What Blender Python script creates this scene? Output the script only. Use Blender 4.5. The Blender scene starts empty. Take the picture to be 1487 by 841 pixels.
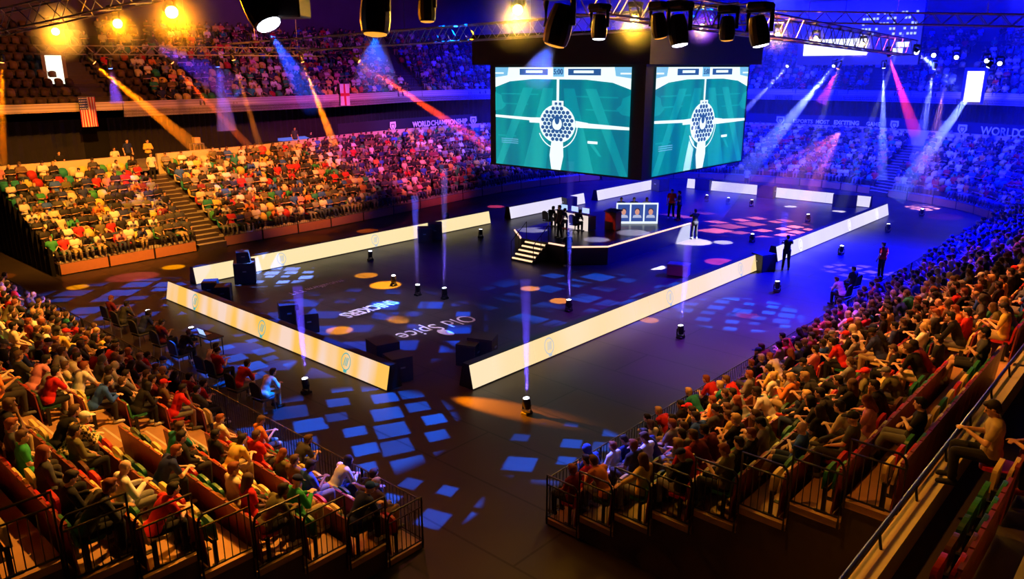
import bpy, bmesh, math, random
import numpy as np
from mathutils import Vector, Matrix, Euler
random.seed(7); RNG = np.random.default_rng(7)
SC = bpy.context.scene
COL = SC.collection
PI = math.pi

# ---------------------------------------------------------------- camera
F, CX, CY, H = 1130.0, 743.5, 420.5, 9.6
_a = np.array([1803 - CX, 97 - CY, F]); _a /= np.linalg.norm(_a)
_b = np.array([-560 - CX, 100 - CY, F]); _b /= np.linalg.norm(_b)
_X = -_b; _X = _X - (_X @ _a) * _a; _X /= np.linalg.norm(_X)
_Z = np.cross(_X, _a)
RW = np.stack([_X, _a, _Z])                       # camera (x right, y down, z forward) -> world
cam = bpy.data.cameras.new('camera'); camo = bpy.data.objects.new('camera', cam); COL.objects.link(camo)
cam.sensor_fit = 'HORIZONTAL'; cam.sensor_width = 36.0; cam.lens = F / 1487 * 36.0
cam.clip_start = 0.1; cam.clip_end = 400
_m = Matrix.Identity(4)
for i in range(3):
    _m[i][0] = RW[i][0]; _m[i][1] = -RW[i][1]; _m[i][2] = -RW[i][2]
_m[2][3] = H
camo.matrix_world = _m
SC.camera = camo

def _ray(px, py): return RW @ np.array([px - CX, py - CY, F])
def gz(px, py, z=0.0):
    d = _ray(px, py); t = (z - H) / d[2]; return Vector((t * d[0], t * d[1], z))
def gx(px, py, x):
    d = _ray(px, py); t = x / d[0]; return Vector((x, t * d[1], H + t * d[2]))
def gy(px, py, y):
    d = _ray(px, py); t = y / d[1]; return Vector((t * d[0], y, H + t * d[2]))
def proj(p):
    c = RW.T @ (np.array(p, float) - np.array([0, 0, H]))
    if c[2] < 0.3: return (-9999, -9999)
    return (CX + F * c[0] / c[2], CY + F * c[1] / c[2])
def in_view(p, m=30):
    q = proj(p); return -m < q[0] < 1487 + m and -m < q[1] < 841 + m

# ---------------------------------------------------------------- world, exposure
SC.view_settings.view_transform = 'Standard'; SC.view_settings.look = 'None'
SC.view_settings.gamma = 1.0; SC.view_settings.exposure = 0.0
SC.view_settings.use_curve_mapping = False
SC.cycles.max_bounces = 4; SC.cycles.diffuse_bounces = 2; SC.cycles.glossy_bounces = 2
SC.cycles.transmission_bounces = 2; SC.cycles.volume_bounces = 0; SC.cycles.transparent_max_bounces = 16
SC.cycles.sample_clamp_indirect = 3.0; SC.cycles.sample_clamp_direct = 0.0
SC.cycles.use_denoising = True; SC.cycles.use_light_tree = True
SC.cycles.caustics_reflective = False; SC.cycles.caustics_refractive = False
w = bpy.data.worlds.new('world'); SC.world = w; w.use_nodes = True
w.node_tree.nodes['Background'].inputs[0].default_value = (0.12, 0.03, 0.35, 1)
w.node_tree.nodes['Background'].inputs[1].default_value = 0.012

# ---------------------------------------------------------------- lamps helpers
def aim(o, src, dst):
    o.location = src
    o.rotation_euler = (Vector(dst) - Vector(src)).to_track_quat('-Z', 'Y').to_euler()
def spot(src, dst, col, power, angle=30, blend=0.3, size=0.1, name='spot_light', gobo=None):
    l = bpy.data.lights.new(name, 'SPOT'); l.color = col; l.energy = power
    l.spot_size = math.radians(angle); l.spot_blend = blend; l.shadow_soft_size = size
    o = bpy.data.objects.new(name, l); COL.objects.link(o); aim(o, src, dst)
    if gobo: gobo_nodes(l, **gobo)
    return o
def area(src, dst, col, power, sx, sy, spread=180, name='area_light'):
    l = bpy.data.lights.new(name, 'AREA'); l.shape = 'RECTANGLE'; l.size = sx; l.size_y = sy
    l.color = col; l.energy = power; l.spread = math.radians(spread)
    o = bpy.data.objects.new(name, l); COL.objects.link(o); aim(o, src, dst)
    return o
def gobo_nodes(l, scale=14.0, rot=0.3, seed=0.0, size=0.30, rand=0.40):
    l.use_nodes = True; nt = l.node_tree; n = nt.nodes; k = nt.links
    em = n['Emission']
    tc = n.new('ShaderNodeTexCoord'); sp = n.new('ShaderNodeSeparateXYZ'); k.new(tc.outputs['Normal'], sp.inputs[0])
    dx = n.new('ShaderNodeMath'); dx.operation = 'DIVIDE'; k.new(sp.outputs[0], dx.inputs[0]); k.new(sp.outputs[2], dx.inputs[1])
    dy = n.new('ShaderNodeMath'); dy.operation = 'DIVIDE'; k.new(sp.outputs[1], dy.inputs[0]); k.new(sp.outputs[2], dy.inputs[1])
    cb = n.new('ShaderNodeCombineXYZ'); k.new(dx.outputs[0], cb.inputs[0]); k.new(dy.outputs[0], cb.inputs[1])
    mp = n.new('ShaderNodeMapping'); mp.inputs['Rotation'].default_value = (0, 0, rot); mp.inputs['Location'].default_value = (seed, seed * 0.37, 0)
    k.new(cb.outputs[0], mp.inputs[0])
    vo = n.new('ShaderNodeTexVoronoi'); vo.voronoi_dimensions = '2D'; vo.distance = 'CHEBYCHEV'; vo.inputs['Scale'].default_value = scale; vo.inputs['Randomness'].default_value = rand
    k.new(mp.outputs[0], vo.inputs['Vector'])
    sc = n.new('ShaderNodeSeparateColor'); k.new(vo.outputs['Color'], sc.inputs[0])
    th = n.new('ShaderNodeMapRange'); th.inputs[3].default_value = size * .6; th.inputs[4].default_value = size * 1.15; k.new(sc.outputs[0], th.inputs[0])
    sb = n.new('ShaderNodeMath'); sb.operation = 'SUBTRACT'; k.new(th.outputs[0], sb.inputs[0]); k.new(vo.outputs['Distance'], sb.inputs[1])
    ml = n.new('ShaderNodeMath'); ml.operation = 'MULTIPLY'; ml.inputs[1].default_value = 22.0; ml.use_clamp = True; k.new(sb.outputs[0], ml.inputs[0])
    br = n.new('ShaderNodeMapRange'); br.inputs[3].default_value = .5; br.inputs[4].default_value = 1.3; k.new(sc.outputs[1], br.inputs[0])
    m2 = n.new('ShaderNodeMath'); m2.operation = 'MULTIPLY'; k.new(ml.outputs[0], m2.inputs[0]); k.new(br.outputs[0], m2.inputs[1]); k.new(m2.outputs[0], em.inputs['Strength'])

WARM = (1.0, 0.36, 0.035)
# broad colour washes from the lighting rig, with added fills for the floor
spot((-30, 12, 14), (-45, 16, 2.4), WARM, 38000, 50, 0.7, 0.2)
spot((-31, 24, 14), (-46, 27, 2.6), (1.0, 0.27, 0.05), 31000, 46, 0.8, 0.2)
spot((-30, 36, 14), (-48, 38, 2.8), (1.0, 0.12, 0.34), 26000, 44, 0.8, 0.2)
spot((-34, 47, 14), (-51, 47, 3.0), (0.32, 0.14, 1.0), 22000, 48, 0.8, 0.2)
spot((-21, 13, 14), (-29, 5.5, 2.0), (1.0, 0.38, 0.04), 25000, 50, 0.7, 0.12)
spot((-14, 12, 14), (-15.5, 4.5, 2.2), (1.0, 0.40, 0.05), 15000, 50, 0.6, 0.12)
spot((-12, 14, 14), (-5.8, 18.0, 2.4), (1.0, 0.36, 0.05), 17000, 42, 0.9, 0.12)
spot((-12.5, 24, 14), (-4.5, 24, 2.8), (1.0, 0.26, 0.06), 20000, 44, 0.8, 0.12)
spot((-13, 36, 14), (-4, 35, 2.6), (0.5, 0.06, 0.6), 9000, 46, 0.9, 0.2)
spot((-34, 22, 13.5), (-57, 22, 9.0), (1.0, 0.22, 0.03), 10000, 80, 0.9, 0.4)
spot((-32, 36, 13.5), (-58, 40, 9.0), (0.6, 0.05, 0.8), 9000, 70, 0.9, 0.4)
spot((-6, 9, 12), (-2, 11, 3.6), (1.0, 0.34, 0.03), 1500, 44, 0.9, 0.2)
area((-22, 62, 17), (-24, 68, 0), (0.0, 0.005, 1.0), 22000, 34, 14, 130)
area((-44, 58, 15), (-50, 62, 2), (0.0, 0.005, 1.0), 14000, 14, 14, 120)
spot((-11, 44, 14), (-12, 40, 0), (0.0, 0.0, 1.0), 380000, 84, 1.0, 0.4)
spot((-13, 25, 14), (-13, 26, 0), (0.26, 0.02, 1.0), 34000, 66, 1.0, 0.4)  # added violet fill that tints the near floor, no fixture of its own
spot((-8, 58, 14), (-6, 58, 0), (0.0, 0.0, 1.0), 120000, 84, 1.0, 0.4)
spot((-28, 46, 14), (-28, 49, 0), (0.0, 0.0, 1.0), 130000, 84, 1.0, 0.4)
spot((-26, 30, 14), (-26, 30, 0), (0.06, 0.0, 1.0), 16000, 75, 1.0, 0.4)
spot((-20, 16, 14), (-17, 14, 0), (1.0, 0.20, 0.16), 1800, 90, 1.0, 0.4)  # reddish fill added for the tone of the near floor
spot((-37, 18, 14), (-35, 15, 0), (1.0, 0.18, 0.04), 3000, 80, 1.0, 0.4)
spot((-22, 48, 14), (-22, 68, 3.0), (0.03, 0.035, 1.0), 80000, 75, 0.8, 0.3)
spot((-34, 48, 14), (-46, 60, 3.0), (0.05, 0.03, 1.0), 60000, 60, 0.8, 0.3)
spot((-10, 50, 14), (-3, 60, 3.0), (0.015, 0.015, 1.0), 45000, 60, 0.8, 0.3)
area((-24, 62, 14.5), (-24, 78, 9), (0.0, 0.0, 1.0), 16000, 40, 3)

# ---------------------------------------------------------------- materials
MATS = {}
def mat(name, col=(0.5, 0.5, 0.5), rough=0.6, metal=0.0, emit=None, es=1.0, objcol=False, attr=False, noise=0.0, nscale=6.0, spec=0.5):
    if name in MATS: return MATS[name]
    m = bpy.data.materials.new(name); m.use_nodes = True; nt = m.node_tree; n = nt.nodes; k = nt.links
    b = n['Principled BSDF']; b.inputs['Base Color'].default_value = (*col, 1); b.inputs['Roughness'].default_value = rough
    b.inputs['Metallic'].default_value = metal; b.inputs['Specular IOR Level'].default_value = spec
    if emit: b.inputs['Emission Color'].default_value = (*emit, 1); b.inputs['Emission Strength'].default_value = es
    src = None
    if objcol: src = n.new('ShaderNodeObjectInfo').outputs['Color']
    if attr:
        a = n.new('ShaderNodeAttribute'); a.attribute_name = 'Col'; src = a.outputs['Color']
    if noise > 0:
        t = n.new('ShaderNodeTexNoise'); t.inputs['Scale'].default_value = nscale; t.inputs['Detail'].default_value = 3
        c = n.new('ShaderNodeTexCoord'); k.new(c.outputs['Object'], t.inputs['Vector'])
        r = n.new('ShaderNodeMapRange'); r.inputs[3].default_value = 1 - noise; r.inputs[4].default_value = 1 + noise
        k.new(t.outputs[0], r.inputs[0])
        mx = n.new('ShaderNodeVectorMath'); mx.operation = 'SCALE'
        if src is not None: k.new(src, mx.inputs[0])
        else: mx.inputs[0].default_value = col
        k.new(r.outputs[0], mx.inputs['Scale']); src = mx.outputs[0]
    if src is not None: k.new(src, b.inputs['Base Color'])
    MATS[name] = m; return m
M_CLOTH = mat('cloth', rough=0.85, objcol=True, noise=0.25, nscale=9, spec=0.2)
M_SKIN = mat('skin', rough=0.55, objcol=True, noise=0.06, nscale=14, spec=0.3)
M_HAIR = mat('hair', rough=0.7, objcol=True, noise=0.3, nscale=40, spec=0.3)
M_EYE = mat('eye', (0.03, 0.02, 0.02), 0.2)
M_SEAT = mat('seat_plastic', rough=0.4, objcol=True, noise=0.08)
M_ATTR = mat('mixed_colours', rough=0.7, attr=True)
M_BLACK = mat('black_metal', (0.012, 0.012, 0.014), 0.45, 0.3, noise=0.2)
M_RAIL = mat('rail_paint', (0.02, 0.018, 0.02), 0.35, 0.6, noise=0.2)
M_BLUERAIL = mat('blue_rail_paint', (0.02, 0.03, 0.45), 0.35, 0.2, noise=0.1)
M_STEEL = mat('steel', (0.45, 0.45, 0.48), 0.35, 0.9, noise=0.1)
M_TRUSS = mat('truss_metal', (0.40, 0.38, 0.45), 0.4, 0.7, noise=0.1)
M_CASE = mat('speaker_case', (0.02, 0.02, 0.022), 0.55, noise=0.3, nscale=20)
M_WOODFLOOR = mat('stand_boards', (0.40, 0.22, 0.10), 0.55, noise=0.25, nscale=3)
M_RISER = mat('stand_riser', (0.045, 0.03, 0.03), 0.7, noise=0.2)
M_PANEL = mat('shell_red', (0.20, 0.03, 0.03), 0.4, noise=0.12)
M_CONC = mat('concrete', (0.32, 0.29, 0.27), 0.8, noise=0.15, nscale=1.5)
M_DARK = mat('dark_drape', (0.014, 0.012, 0.016), 0.95, noise=0.4, nscale=2)
M_PLASTER = mat('parapet_paint', (0.62, 0.50, 0.36), 0.7, noise=0.1, nscale=1.0)
M_DSTEP = mat('step_nosing', (0.55, 0.50, 0.42), 0.6)

def floor_mat():
    m = bpy.data.materials.new('arena_floor'); m.use_nodes = True; nt = m.node_tree; n = nt.nodes; k = nt.links
    b = n['Principled BSDF']; b.inputs['Specular IOR Level'].default_value = 0.22
    c = n.new('ShaderNodeTexCoord'); mp = n.new('ShaderNodeMapping'); k.new(c.outputs['Object'], mp.inputs[0])
    br = n.new('ShaderNodeTexBrick'); k.new(mp.outputs[0], br.inputs['Vector'])
    br.inputs['Scale'].default_value = 1.0; br.inputs['Brick Width'].default_value = 9.0; br.inputs['Row Height'].default_value = 2.0
    br.inputs['Mortar Size'].default_value = 0.03; br.inputs['Mortar Smooth'].default_value = 0.1
    br.inputs['Color1'].default_value = (0.040, 0.031, 0.029, 1); br.inputs['Color2'].default_value = (0.033, 0.026, 0.025, 1); br.inputs['Mortar'].default_value = (0.012, 0.01, 0.01, 1)
    t = n.new('ShaderNodeTexNoise'); t.inputs['Scale'].default_value = 0.6; t.inputs['Detail'].default_value = 6; k.new(c.outputs['Object'], t.inputs['Vector'])
    r = n.new('ShaderNodeMapRange'); r.inputs[3].default_value = 0.7; r.inputs[4].default_value = 1.25; k.new(t.outputs[0], r.inputs[0])
    mx = n.new('ShaderNodeVectorMath'); mx.operation = 'SCALE'; k.new(br.outputs['Color'], mx.inputs[0]); k.new(r.outputs[0], mx.inputs['Scale'])
    k.new(mx.outputs[0], b.inputs['Base Color'])
    r2 = n.new('ShaderNodeMapRange'); r2.inputs[3].default_value = 0.30; r2.inputs[4].default_value = 0.48; k.new(t.outputs[0], r2.inputs[0]); k.new(r2.outputs[0], b.inputs['Roughness'])
    return m
def slat_mat():
    m = bpy.data.materials.new('balcony_slats'); m.use_nodes = True; nt = m.node_tree; n = nt.nodes; k = nt.links
    b = n['Principled BSDF']; b.inputs['Roughness'].default_value = 0.5
    c = n.new('ShaderNodeTexCoord'); wv = n.new('ShaderNodeTexWave'); wv.bands_direction = 'Z'; wv.inputs['Scale'].default_value = 1.8; wv.inputs['Distortion'].default_value = 0.2
    k.new(c.outputs['Object'], wv.inputs['Vector'])
    cr = n.new('ShaderNodeValToRGB'); cr.color_ramp.elements[0].color = (0.42, 0.34, 0.28, 1); cr.color_ramp.elements[1].color = (0.66, 0.56, 0.50, 1)
    cr.color_ramp.elements[0].position = 0.1; cr.color_ramp.elements[1].position = 0.4
    k.new(wv.outputs[0], cr.inputs[0]); k.new(cr.outputs[0], b.inputs['Base Color'])
    return m
M_FLOOR = floor_mat(); M_SLAT = slat_mat()

# ---------------------------------------------------------------- mesh builder
class MB:
    def __init__(s): s.v = []; s.f = []; s.m = []; s.smooth = False
    def quad(s, a, b, c, d, mi=0):
        i = len(s.v); s.v += [tuple(a), tuple(b), tuple(c), tuple(d)]; s.f.append((i, i + 1, i + 2, i + 3)); s.m.append(mi); return s
    def poly(s, pts, mi=0):
        i = len(s.v); s.v += [tuple(p) for p in pts]; s.f.append(tuple(range(i, i + len(pts)))); s.m.append(mi); return s
    def hexa(s, p, mi=0):      # p: 8 points, bottom 4 ccw then top 4
        i = len(s.v); s.v += [tuple(q) for q in p]
        for f in ((0, 3, 2, 1), (4, 5, 6, 7), (0, 1, 5, 4), (1, 2, 6, 5), (2, 3, 7, 6), (3, 0, 4, 7)):
            s.f.append(tuple(i + j for j in f)); s.m.append(mi)
        return s
    def box(s, c, d, rz=0.0, mi=0):
        cx, cy, cz = c; hx, hy, hz = d[0] / 2, d[1] / 2, d[2] / 2; co, si = math.cos(rz), math.sin(rz)
        P = []
        for z in (-hz, hz):
            for x, y in ((-hx, -hy), (hx, -hy), (hx, hy), (-hx, hy)):
                P.append((cx + x * co - y * si, cy + x * si + y * co, cz + z))
        return s.hexa(P, mi)
    def bbox(s, c, d, bv=0.02, mi=0):   # box with chamfered vertical and top edges
        cx, cy, cz = c; hx, hy, hz = d[0] / 2, d[1] / 2, d[2] / 2
        def ring(ix, z):
            x, y = hx - ix, hy - ix
            q = bv
            return [(cx + a, cy + b2, cz + z) for a, b2 in ((-x + q, -y), (x - q, -y), (x, -y + q), (x, y - q), (x - q, y), (-x + q, y), (-x, y - q), (-x, -y + q))]
        R = [ring(bv * .5, -hz), ring(0, -hz + bv), ring(0, hz - bv), ring(bv * .7, hz)]
        i = len(s.v)
        for r in R: s.v += r
        for k in range(3):
            for j in range(8):
                s.f.append((i + k * 8 + j, i + k * 8 + (j + 1) % 8, i + (k + 1) * 8 + (j + 1) % 8, i + (k + 1) * 8 + j)); s.m.append(mi)
        s.f.append(tuple(i + j for j in range(7, -1, -1))); s.m.append(mi)
        s.f.append(tuple(i + 24 + j for j in range(8))); s.m.append(mi)
        return s
    def tube(s, pts, r, n=8, mi=0, closed=True):
        pts = [Vector(p) for p in pts]; rs = r if isinstance(r, (list, tuple)) else [r] * len(pts)
        i0 = len(s.v)
        for k, p in enumerate(pts):
            if k == 0: d = pts[1] - pts[0]
            elif k == len(pts) - 1: d = pts[-1] - pts[-2]
            else: d = (pts[k + 1] - pts[k]).normalized() + (pts[k] - pts[k - 1]).normalized()
            d.normalize()
            u = d.cross(Vector((0, 0, 1)))
            if u.length < 0.05: u = d.cross(Vector((1, 0, 0)))
            u.normalize(); v = d.cross(u)
            for j in range(n):
                a = 2 * PI * j / n; s.v.append(tuple(p + (u * math.cos(a) + v * math.sin(a)) * rs[k]))
        for k in range(len(pts) - 1):
            for j in range(n):
                a = i0 + k * n + j; b = i0 + k * n + (j + 1) % n
                s.f.append((a, b, b + n, a + n)); s.m.append(mi)
        if closed:
            s.f.append(tuple(i0 + j for j in range(n - 1, -1, -1))); s.m.append(mi)
            e = i0 + (len(pts) - 1) * n; s.f.append(tuple(e + j for j in range(n))); s.m.append(mi)
        return s
    def lathe(s, prof, c=(0, 0, 0), n=16, axis=None, mi=0):
        i0 = len(s.v); q = Vector((0, 0, 1)).rotation_difference(Vector(axis)) if axis is not None else None
        for r, z in prof:
            for j in range(n):
                a = 2 * PI * j / n; p = Vector((r * math.cos(a), r * math.sin(a), z))
                if q: p = q @ p
                s.v.append(tuple(p + Vector(c)))
        for k in range(len(prof) - 1):
            for j in range(n):
                a = i0 + k * n + j; b = i0 + k * n + (j + 1) % n
                s.f.append((a, b, b + n, a + n)); s.m.append(mi)
        s.f.append(tuple(i0 + j for j in range(n - 1, -1, -1))); s.m.append(mi)
        e = i0 + (len(prof) - 1) * n; s.f.append(tuple(e + j for j in range(n))); s.m.append(mi)
        return s
    def mesh(s, name, mats):
        me = bpy.data.meshes.new(name); me.from_pydata(s.v, [], s.f)
        for m in (mats if isinstance(mats, (list, tuple)) else [mats]): me.materials.append(m)
        me.polygons.foreach_set('material_index', s.m)
        if s.smooth: me.polygons.foreach_set('use_smooth', [True] * len(s.f))
        me.update(); return me
    def build(s, name, mats, parent=None, **k):
        o = bpy.data.objects.new(name, s.mesh(name, mats)); COL.objects.link(o)
        if parent is not None: o.parent = parent
        if k: tag(o, **k)
        return o
def tag(o, label=None, cat=None, group=None, kind=None):
    if label: o['label'] = label
    if cat: o['category'] = cat
    if group: o['group'] = group
    if kind: o['kind'] = kind
    return o
def empty(name, loc=(0, 0, 0), rz=0.0, **k):
    o = bpy.data.objects.new(name, None); COL.objects.link(o); o.location = loc; o.rotation_euler = (0, 0, rz); o.empty_display_size = 0.1
    return tag(o, **k)
def add(name, me, parent=None, loc=None, rot=None, color=None, scale=None):
    o = bpy.data.objects.new(name, me); COL.objects.link(o)
    if parent is not None: o.parent = parent
    if loc is not None: o.location = loc
    if rot is not None: o.rotation_euler = rot
    if scale is not None: o.scale = scale
    if color is not None: o.color = (*color, 1)
    return o
ONES = ['zeroth', 'first', 'second', 'third', 'fourth', 'fifth', 'sixth', 'seventh', 'eighth', 'ninth', 'tenth', 'eleventh', 'twelfth', 'thirteenth', 'fourteenth', 'fifteenth', 'sixteenth', 'seventeenth', 'eighteenth', 'nineteenth']
TENS = {20: ('twentieth', 'twenty'), 30: ('thirtieth', 'thirty'), 40: ('fortieth', 'forty'), 50: ('fiftieth', 'fifty'), 60: ('sixtieth', 'sixty'), 70: ('seventieth', 'seventy'), 80: ('eightieth', 'eighty'), 90: ('ninetieth', 'ninety')}
def ordn(n):
    if n < 20: return ONES[n]
    t = n // 10 * 10
    return TENS[t][0] if n == t else TENS[t][1] + '-' + ONES[n - t]

# ================================================================ SETTING
fl = MB(); fl.quad((-75, -6, 0), (14, -6, 0), (14, 95, 0), (-75, 95, 0)); o = fl.build('floor', M_FLOOR); tag(o, 'dark arena floor covered with black matting in wide strips', 'floor', kind='structure')
MB().quad((-75, -6, 19), (-75, 95, 19), (14, 95, 19), (14, -6, 19)).build('ceiling', M_DARK, label='dark arena ceiling above the lighting rig', cat='ceiling', kind='structure')
for nm, q in (('wall_left', ((-72, -6), (-72, 95))), ('wall_back', ((-75, 92), (14, 92))), ('wall_right', ((13, 95), (13, -6)))):
    (x0, y0), (x1, y1) = q
    MB().hexa([(x0, y0, 0), (x1, y1, 0), (x1 + (.3 if x0 == x1 else 0), y1 + (.3 if y0 == y1 else 0), 0), (x0 + (.3 if x0 == x1 else 0), y0 + (.3 if y0 == y1 else 0), 0),
               (x0, y0, 19), (x1, y1, 19), (x1 + (.3 if x0 == x1 else 0), y1 + (.3 if y0 == y1 else 0), 19), (x0 + (.3 if x0 == x1 else 0), y0 + (.3 if y0 == y1 else 0), 19)]
              ).build(nm, M_DARK, label='dark outer ' + nm.replace('_', ' on the side: '), cat='wall', kind='structure')

# bowl plan: front edge of lower stand, back edge of lower stand, balcony edge
BF = [(-40.4, 12.3), (-40.5, 19.2), (-40.5, 20.8), (-40.6, 28), (-41.3, 36), (-42, 43), (-42, 50), (-40.5, 56.5), (-36, 61.5), (-30, 64.3), (-24, 65), (-19.8, 64), (-18.3, 63.4), (-13, 61), (-9.5, 57), (-8, 52)]
BB = [(-47.5, 12.3), (-47.5, 19.2), (-47.5, 20.8), (-48, 28), (-50.5, 36), (-51.5, 43), (-51.5, 52), (-48.5, 60.5), (-42, 66.5), (-34, 70), (-25, 71.5), (-19.3, 70.5), (-17.5, 70), (-10, 67), (-3, 61), (0, 54)]
BG = [(-51.5, 8), (-51.5, 19.2), (-51.5, 20.8), (-51.7, 28), (-52.4, 37.8), (-54.8, 47.5), (-54.5, 54), (-51, 63), (-44, 69.5), (-34, 72.8), (-25, 74.5), (-19, 74.0), (-17, 73.7), (-10, 72), (0, 67), (6, 58)]
BH = [(-61, 8), (-61, 19.2), (-61, 20.8), (-61.5, 28), (-62, 38), (-64, 49), (-63.5, 57), (-59, 68), (-50, 76), (-37, 81), (-25, 83), (-19, 82.5), (-16.5, 82), (-7, 80), (6, 73), (13, 62)]
def dens(P, n=6):
    out = []
    for i in range(len(P) - 1):
        for k in range(n):
            t = k / n; p0 = P[max(i - 1, 0)]; p1 = P[i]; p2 = P[i + 1]; p3 = P[min(i + 2, len(P) - 1)]
            if i <= 2:
                out.append((p1[0] + (p2[0] - p1[0]) * t, p1[1] + (p2[1] - p1[1]) * t)); continue
            out.append(tuple(0.5 * ((2 * p1[c]) + (-p0[c] + p2[c]) * t + (2 * p0[c] - 5 * p1[c] + 4 * p2[c] - p3[c]) * t * t + (-p0[c] + 3 * p1[c] - 3 * p2[c] + p3[c]) * t ** 3) for c in (0, 1)))
    out.append(P[-1]); return out
DF, DB, DG, DH = dens(BF), dens(BB), dens(BG), dens(BH)
ND = len(DF)
def lp(a, b, t): return (a[0] + (b[0] - a[0]) * t, a[1] + (b[1] - a[1]) * t)
NROW, LZ0, LRISE = 9, 0.55, 0.36
NUP, UZ0, URISE = 10, 7.1, 0.52
def tiered(A, B, nrow, z0, rise, name, label, aisles, i0=0, i1=None, base=0.0):
    mb = MB(); i1 = i1 or len(A) - 1
    for r in range(nrow):
        z = z0 + rise * r; zp = base if r == 0 else z - rise
        for i in range(i0, i1):
            a0, a1 = lp(A[i], B[i], r / nrow), lp(A[i + 1], B[i + 1], r / nrow); b0, b1 = lp(A[i], B[i], (r + 1) / nrow), lp(A[i + 1], B[i + 1], (r + 1) / nrow)
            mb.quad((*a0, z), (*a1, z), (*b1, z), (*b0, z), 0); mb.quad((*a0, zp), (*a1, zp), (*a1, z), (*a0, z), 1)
            if any(lo <= i < hi for lo, hi in aisles) and (r or base == 0):
                c0, c1 = lp(A[i], B[i], (r - .5) / nrow), lp(A[i + 1], B[i + 1], (r - .5) / nrow)
                mb.quad((*c0, z - rise / 2), (*c1, z - rise / 2), (*a1, z - rise / 2), (*a0, z - rise / 2), 2)
                mb.quad((*c0, zp if r else 0), (*c1, zp if r else 0), (*c1, z - rise / 2), (*c0, z - rise / 2), 1)
                for (e0, e1, zz) in ((a0, a1, z), (c0, c1, z - rise / 2)):   # pale nosing strips
                    n0 = lp(e0, b0, 0.07); n1 = lp(e1, b1, 0.07)
                    mb.quad((*e0, zz + .006), (*e1, zz + .006), (*n1, zz + .006), (*n0, zz + .006), 3)
    # closing sides
    for i in (i0, i1):
        pts = [(*A[i], base)]
        for r in range(nrow):
            pts += [(*lp(A[i], B[i], r / nrow), z0 + rise * r), (*lp(A[i], B[i], (r + 1) / nrow), z0 + rise * r)]
        pts += [(*B[i], base)]; mb.poly(pts, 1)
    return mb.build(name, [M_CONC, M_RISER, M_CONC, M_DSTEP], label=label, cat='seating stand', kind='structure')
LA = [(6, 12), (42, 44), (66, 72)]
UA = [(6, 12), (30, 32), (44, 46), (60, 62), (70, 72)]
tiered(DF, DB, NROW, LZ0, LRISE, 'seating_stand', 'lower seating bowl curving around the far side of the floor', LA)
tiered(DG, DH, NUP, UZ0, URISE, 'seating_stand', 'upper seating tier above the pale balcony front', UA, base=6.65)
# mezzanine walkway, parapet, drapes, balcony front
mb = MB(); mbp = MB(); mbf = MB(); mbc = MB()
MZ = LZ0 + LRISE * NROW - .1
def lerp3(a, b, t, z): p = lp(a, b, t); return (p[0], p[1], z)
for i in range(ND - 1):
    mb.quad((*DB[i], MZ), (*DB[i + 1], MZ), lerp3(DG[i + 1], DH[i + 1], .35, MZ), lerp3(DG[i], DH[i], .35, MZ))
    if not (6 <= i < 12):
        a0, a1 = DB[i], DB[i + 1]; b0, b1 = lp(DB[i], DG[i], .06), lp(DB[i + 1], DG[i + 1], .06)
        zt = MZ + 0.95
        mbp.hexa([(*a0, MZ - .3), (*a1, MZ - .3), (*b1, MZ - .3), (*b0, MZ - .3), (*a0, zt), (*a1, zt), (*b1, zt), (*b0, zt)])
    for q in range(3):     # pleated drape behind the walkway
        t0, t1 = q / 3, (q + 1) / 3; g = .30
        c0 = lp(lp(DG[i], DG[i + 1], t0), lp(DH[i], DH[i + 1], t0), g); c1 = lp(lp(DG[i], DG[i + 1], (t0 + t1) / 2), lp(DH[i], DH[i + 1], (t0 + t1) / 2), g + .02); c2 = lp(lp(DG[i], DG[i + 1], t1), lp(DH[i], DH[i + 1], t1), g)
        mbc.quad((*c0, MZ), (*c1, MZ), (*c1, 6.65), (*c0, 6.65)); mbc.quad((*c1, MZ), (*c2, MZ), (*c2, 6.65), (*c1, 6.65))
    a0, a1 = DG[i], DG[i + 1]; b0, b1 = lp(DG[i], DH[i], .03), lp(DG[i + 1], DH[i + 1], .03)
    mbf.hexa([(*a0, 6.65), (*a1, 6.65), (*b1, 6.65), (*b0, 6.65), (*a0, 7.6), (*a1, 7.6), (*b1, 7.6), (*b0, 7.6)])
    mb.quad((*a0, 6.66), lerp3(DG[i], DH[i], .35, 6.66), lerp3(DG[i + 1], DH[i + 1], .35, 6.66), (*a1, 6.66))
mb.build('floor', M_CONC, label='mezzanine walkway behind the lower seating bowl', cat='floor', kind='structure')
mbp.build('wall_parapet', M_PLASTER, label='low pale parapet behind the top row of the lower bowl', cat='wall', kind='structure')
mbc.build('wall_drape', M_DARK, label='black pleated drape behind the mezzanine walkway', cat='wall', kind='structure')
mbf.build('wall_balcony', M_SLAT, label='pale slatted balcony front below the upper tier', cat='wall', kind='structure')
mb = MB()
for i in range(ND - 1): mb.quad((*DH[i], 6.6), (*DH[i + 1], 6.6), (*DH[i + 1], 19), (*DH[i], 19))
mb.build('wall_upper', mat('upper_wall', (0.10, 0.08, 0.11), .9, noise=.3, nscale=.7), label='dark wall behind the top row of the upper tier', cat='wall', kind='structure')
# draped dark end of the lower bowl
mb = MB()
for k in range(24):
    t0, t1 = k / 24, (k + 1) / 24
    x0, x1 = -40.2 - 8.3 * t0, -40.2 - 8.3 * t1; y0 = 12.1 - .08 * (k % 2); y1 = 12.1 - .08 * ((k + 1) % 2)
    mb.quad((x0, y0, 0), (x1, y1, 0), (x1, y1, 1.3 + 3.0 * t1), (x0, y0, 1.3 + 3.0 * t0))
mb.build('wall_end', M_DARK, label='black drape closing the end of the lower bowl', cat='wall', kind='structure')

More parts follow.
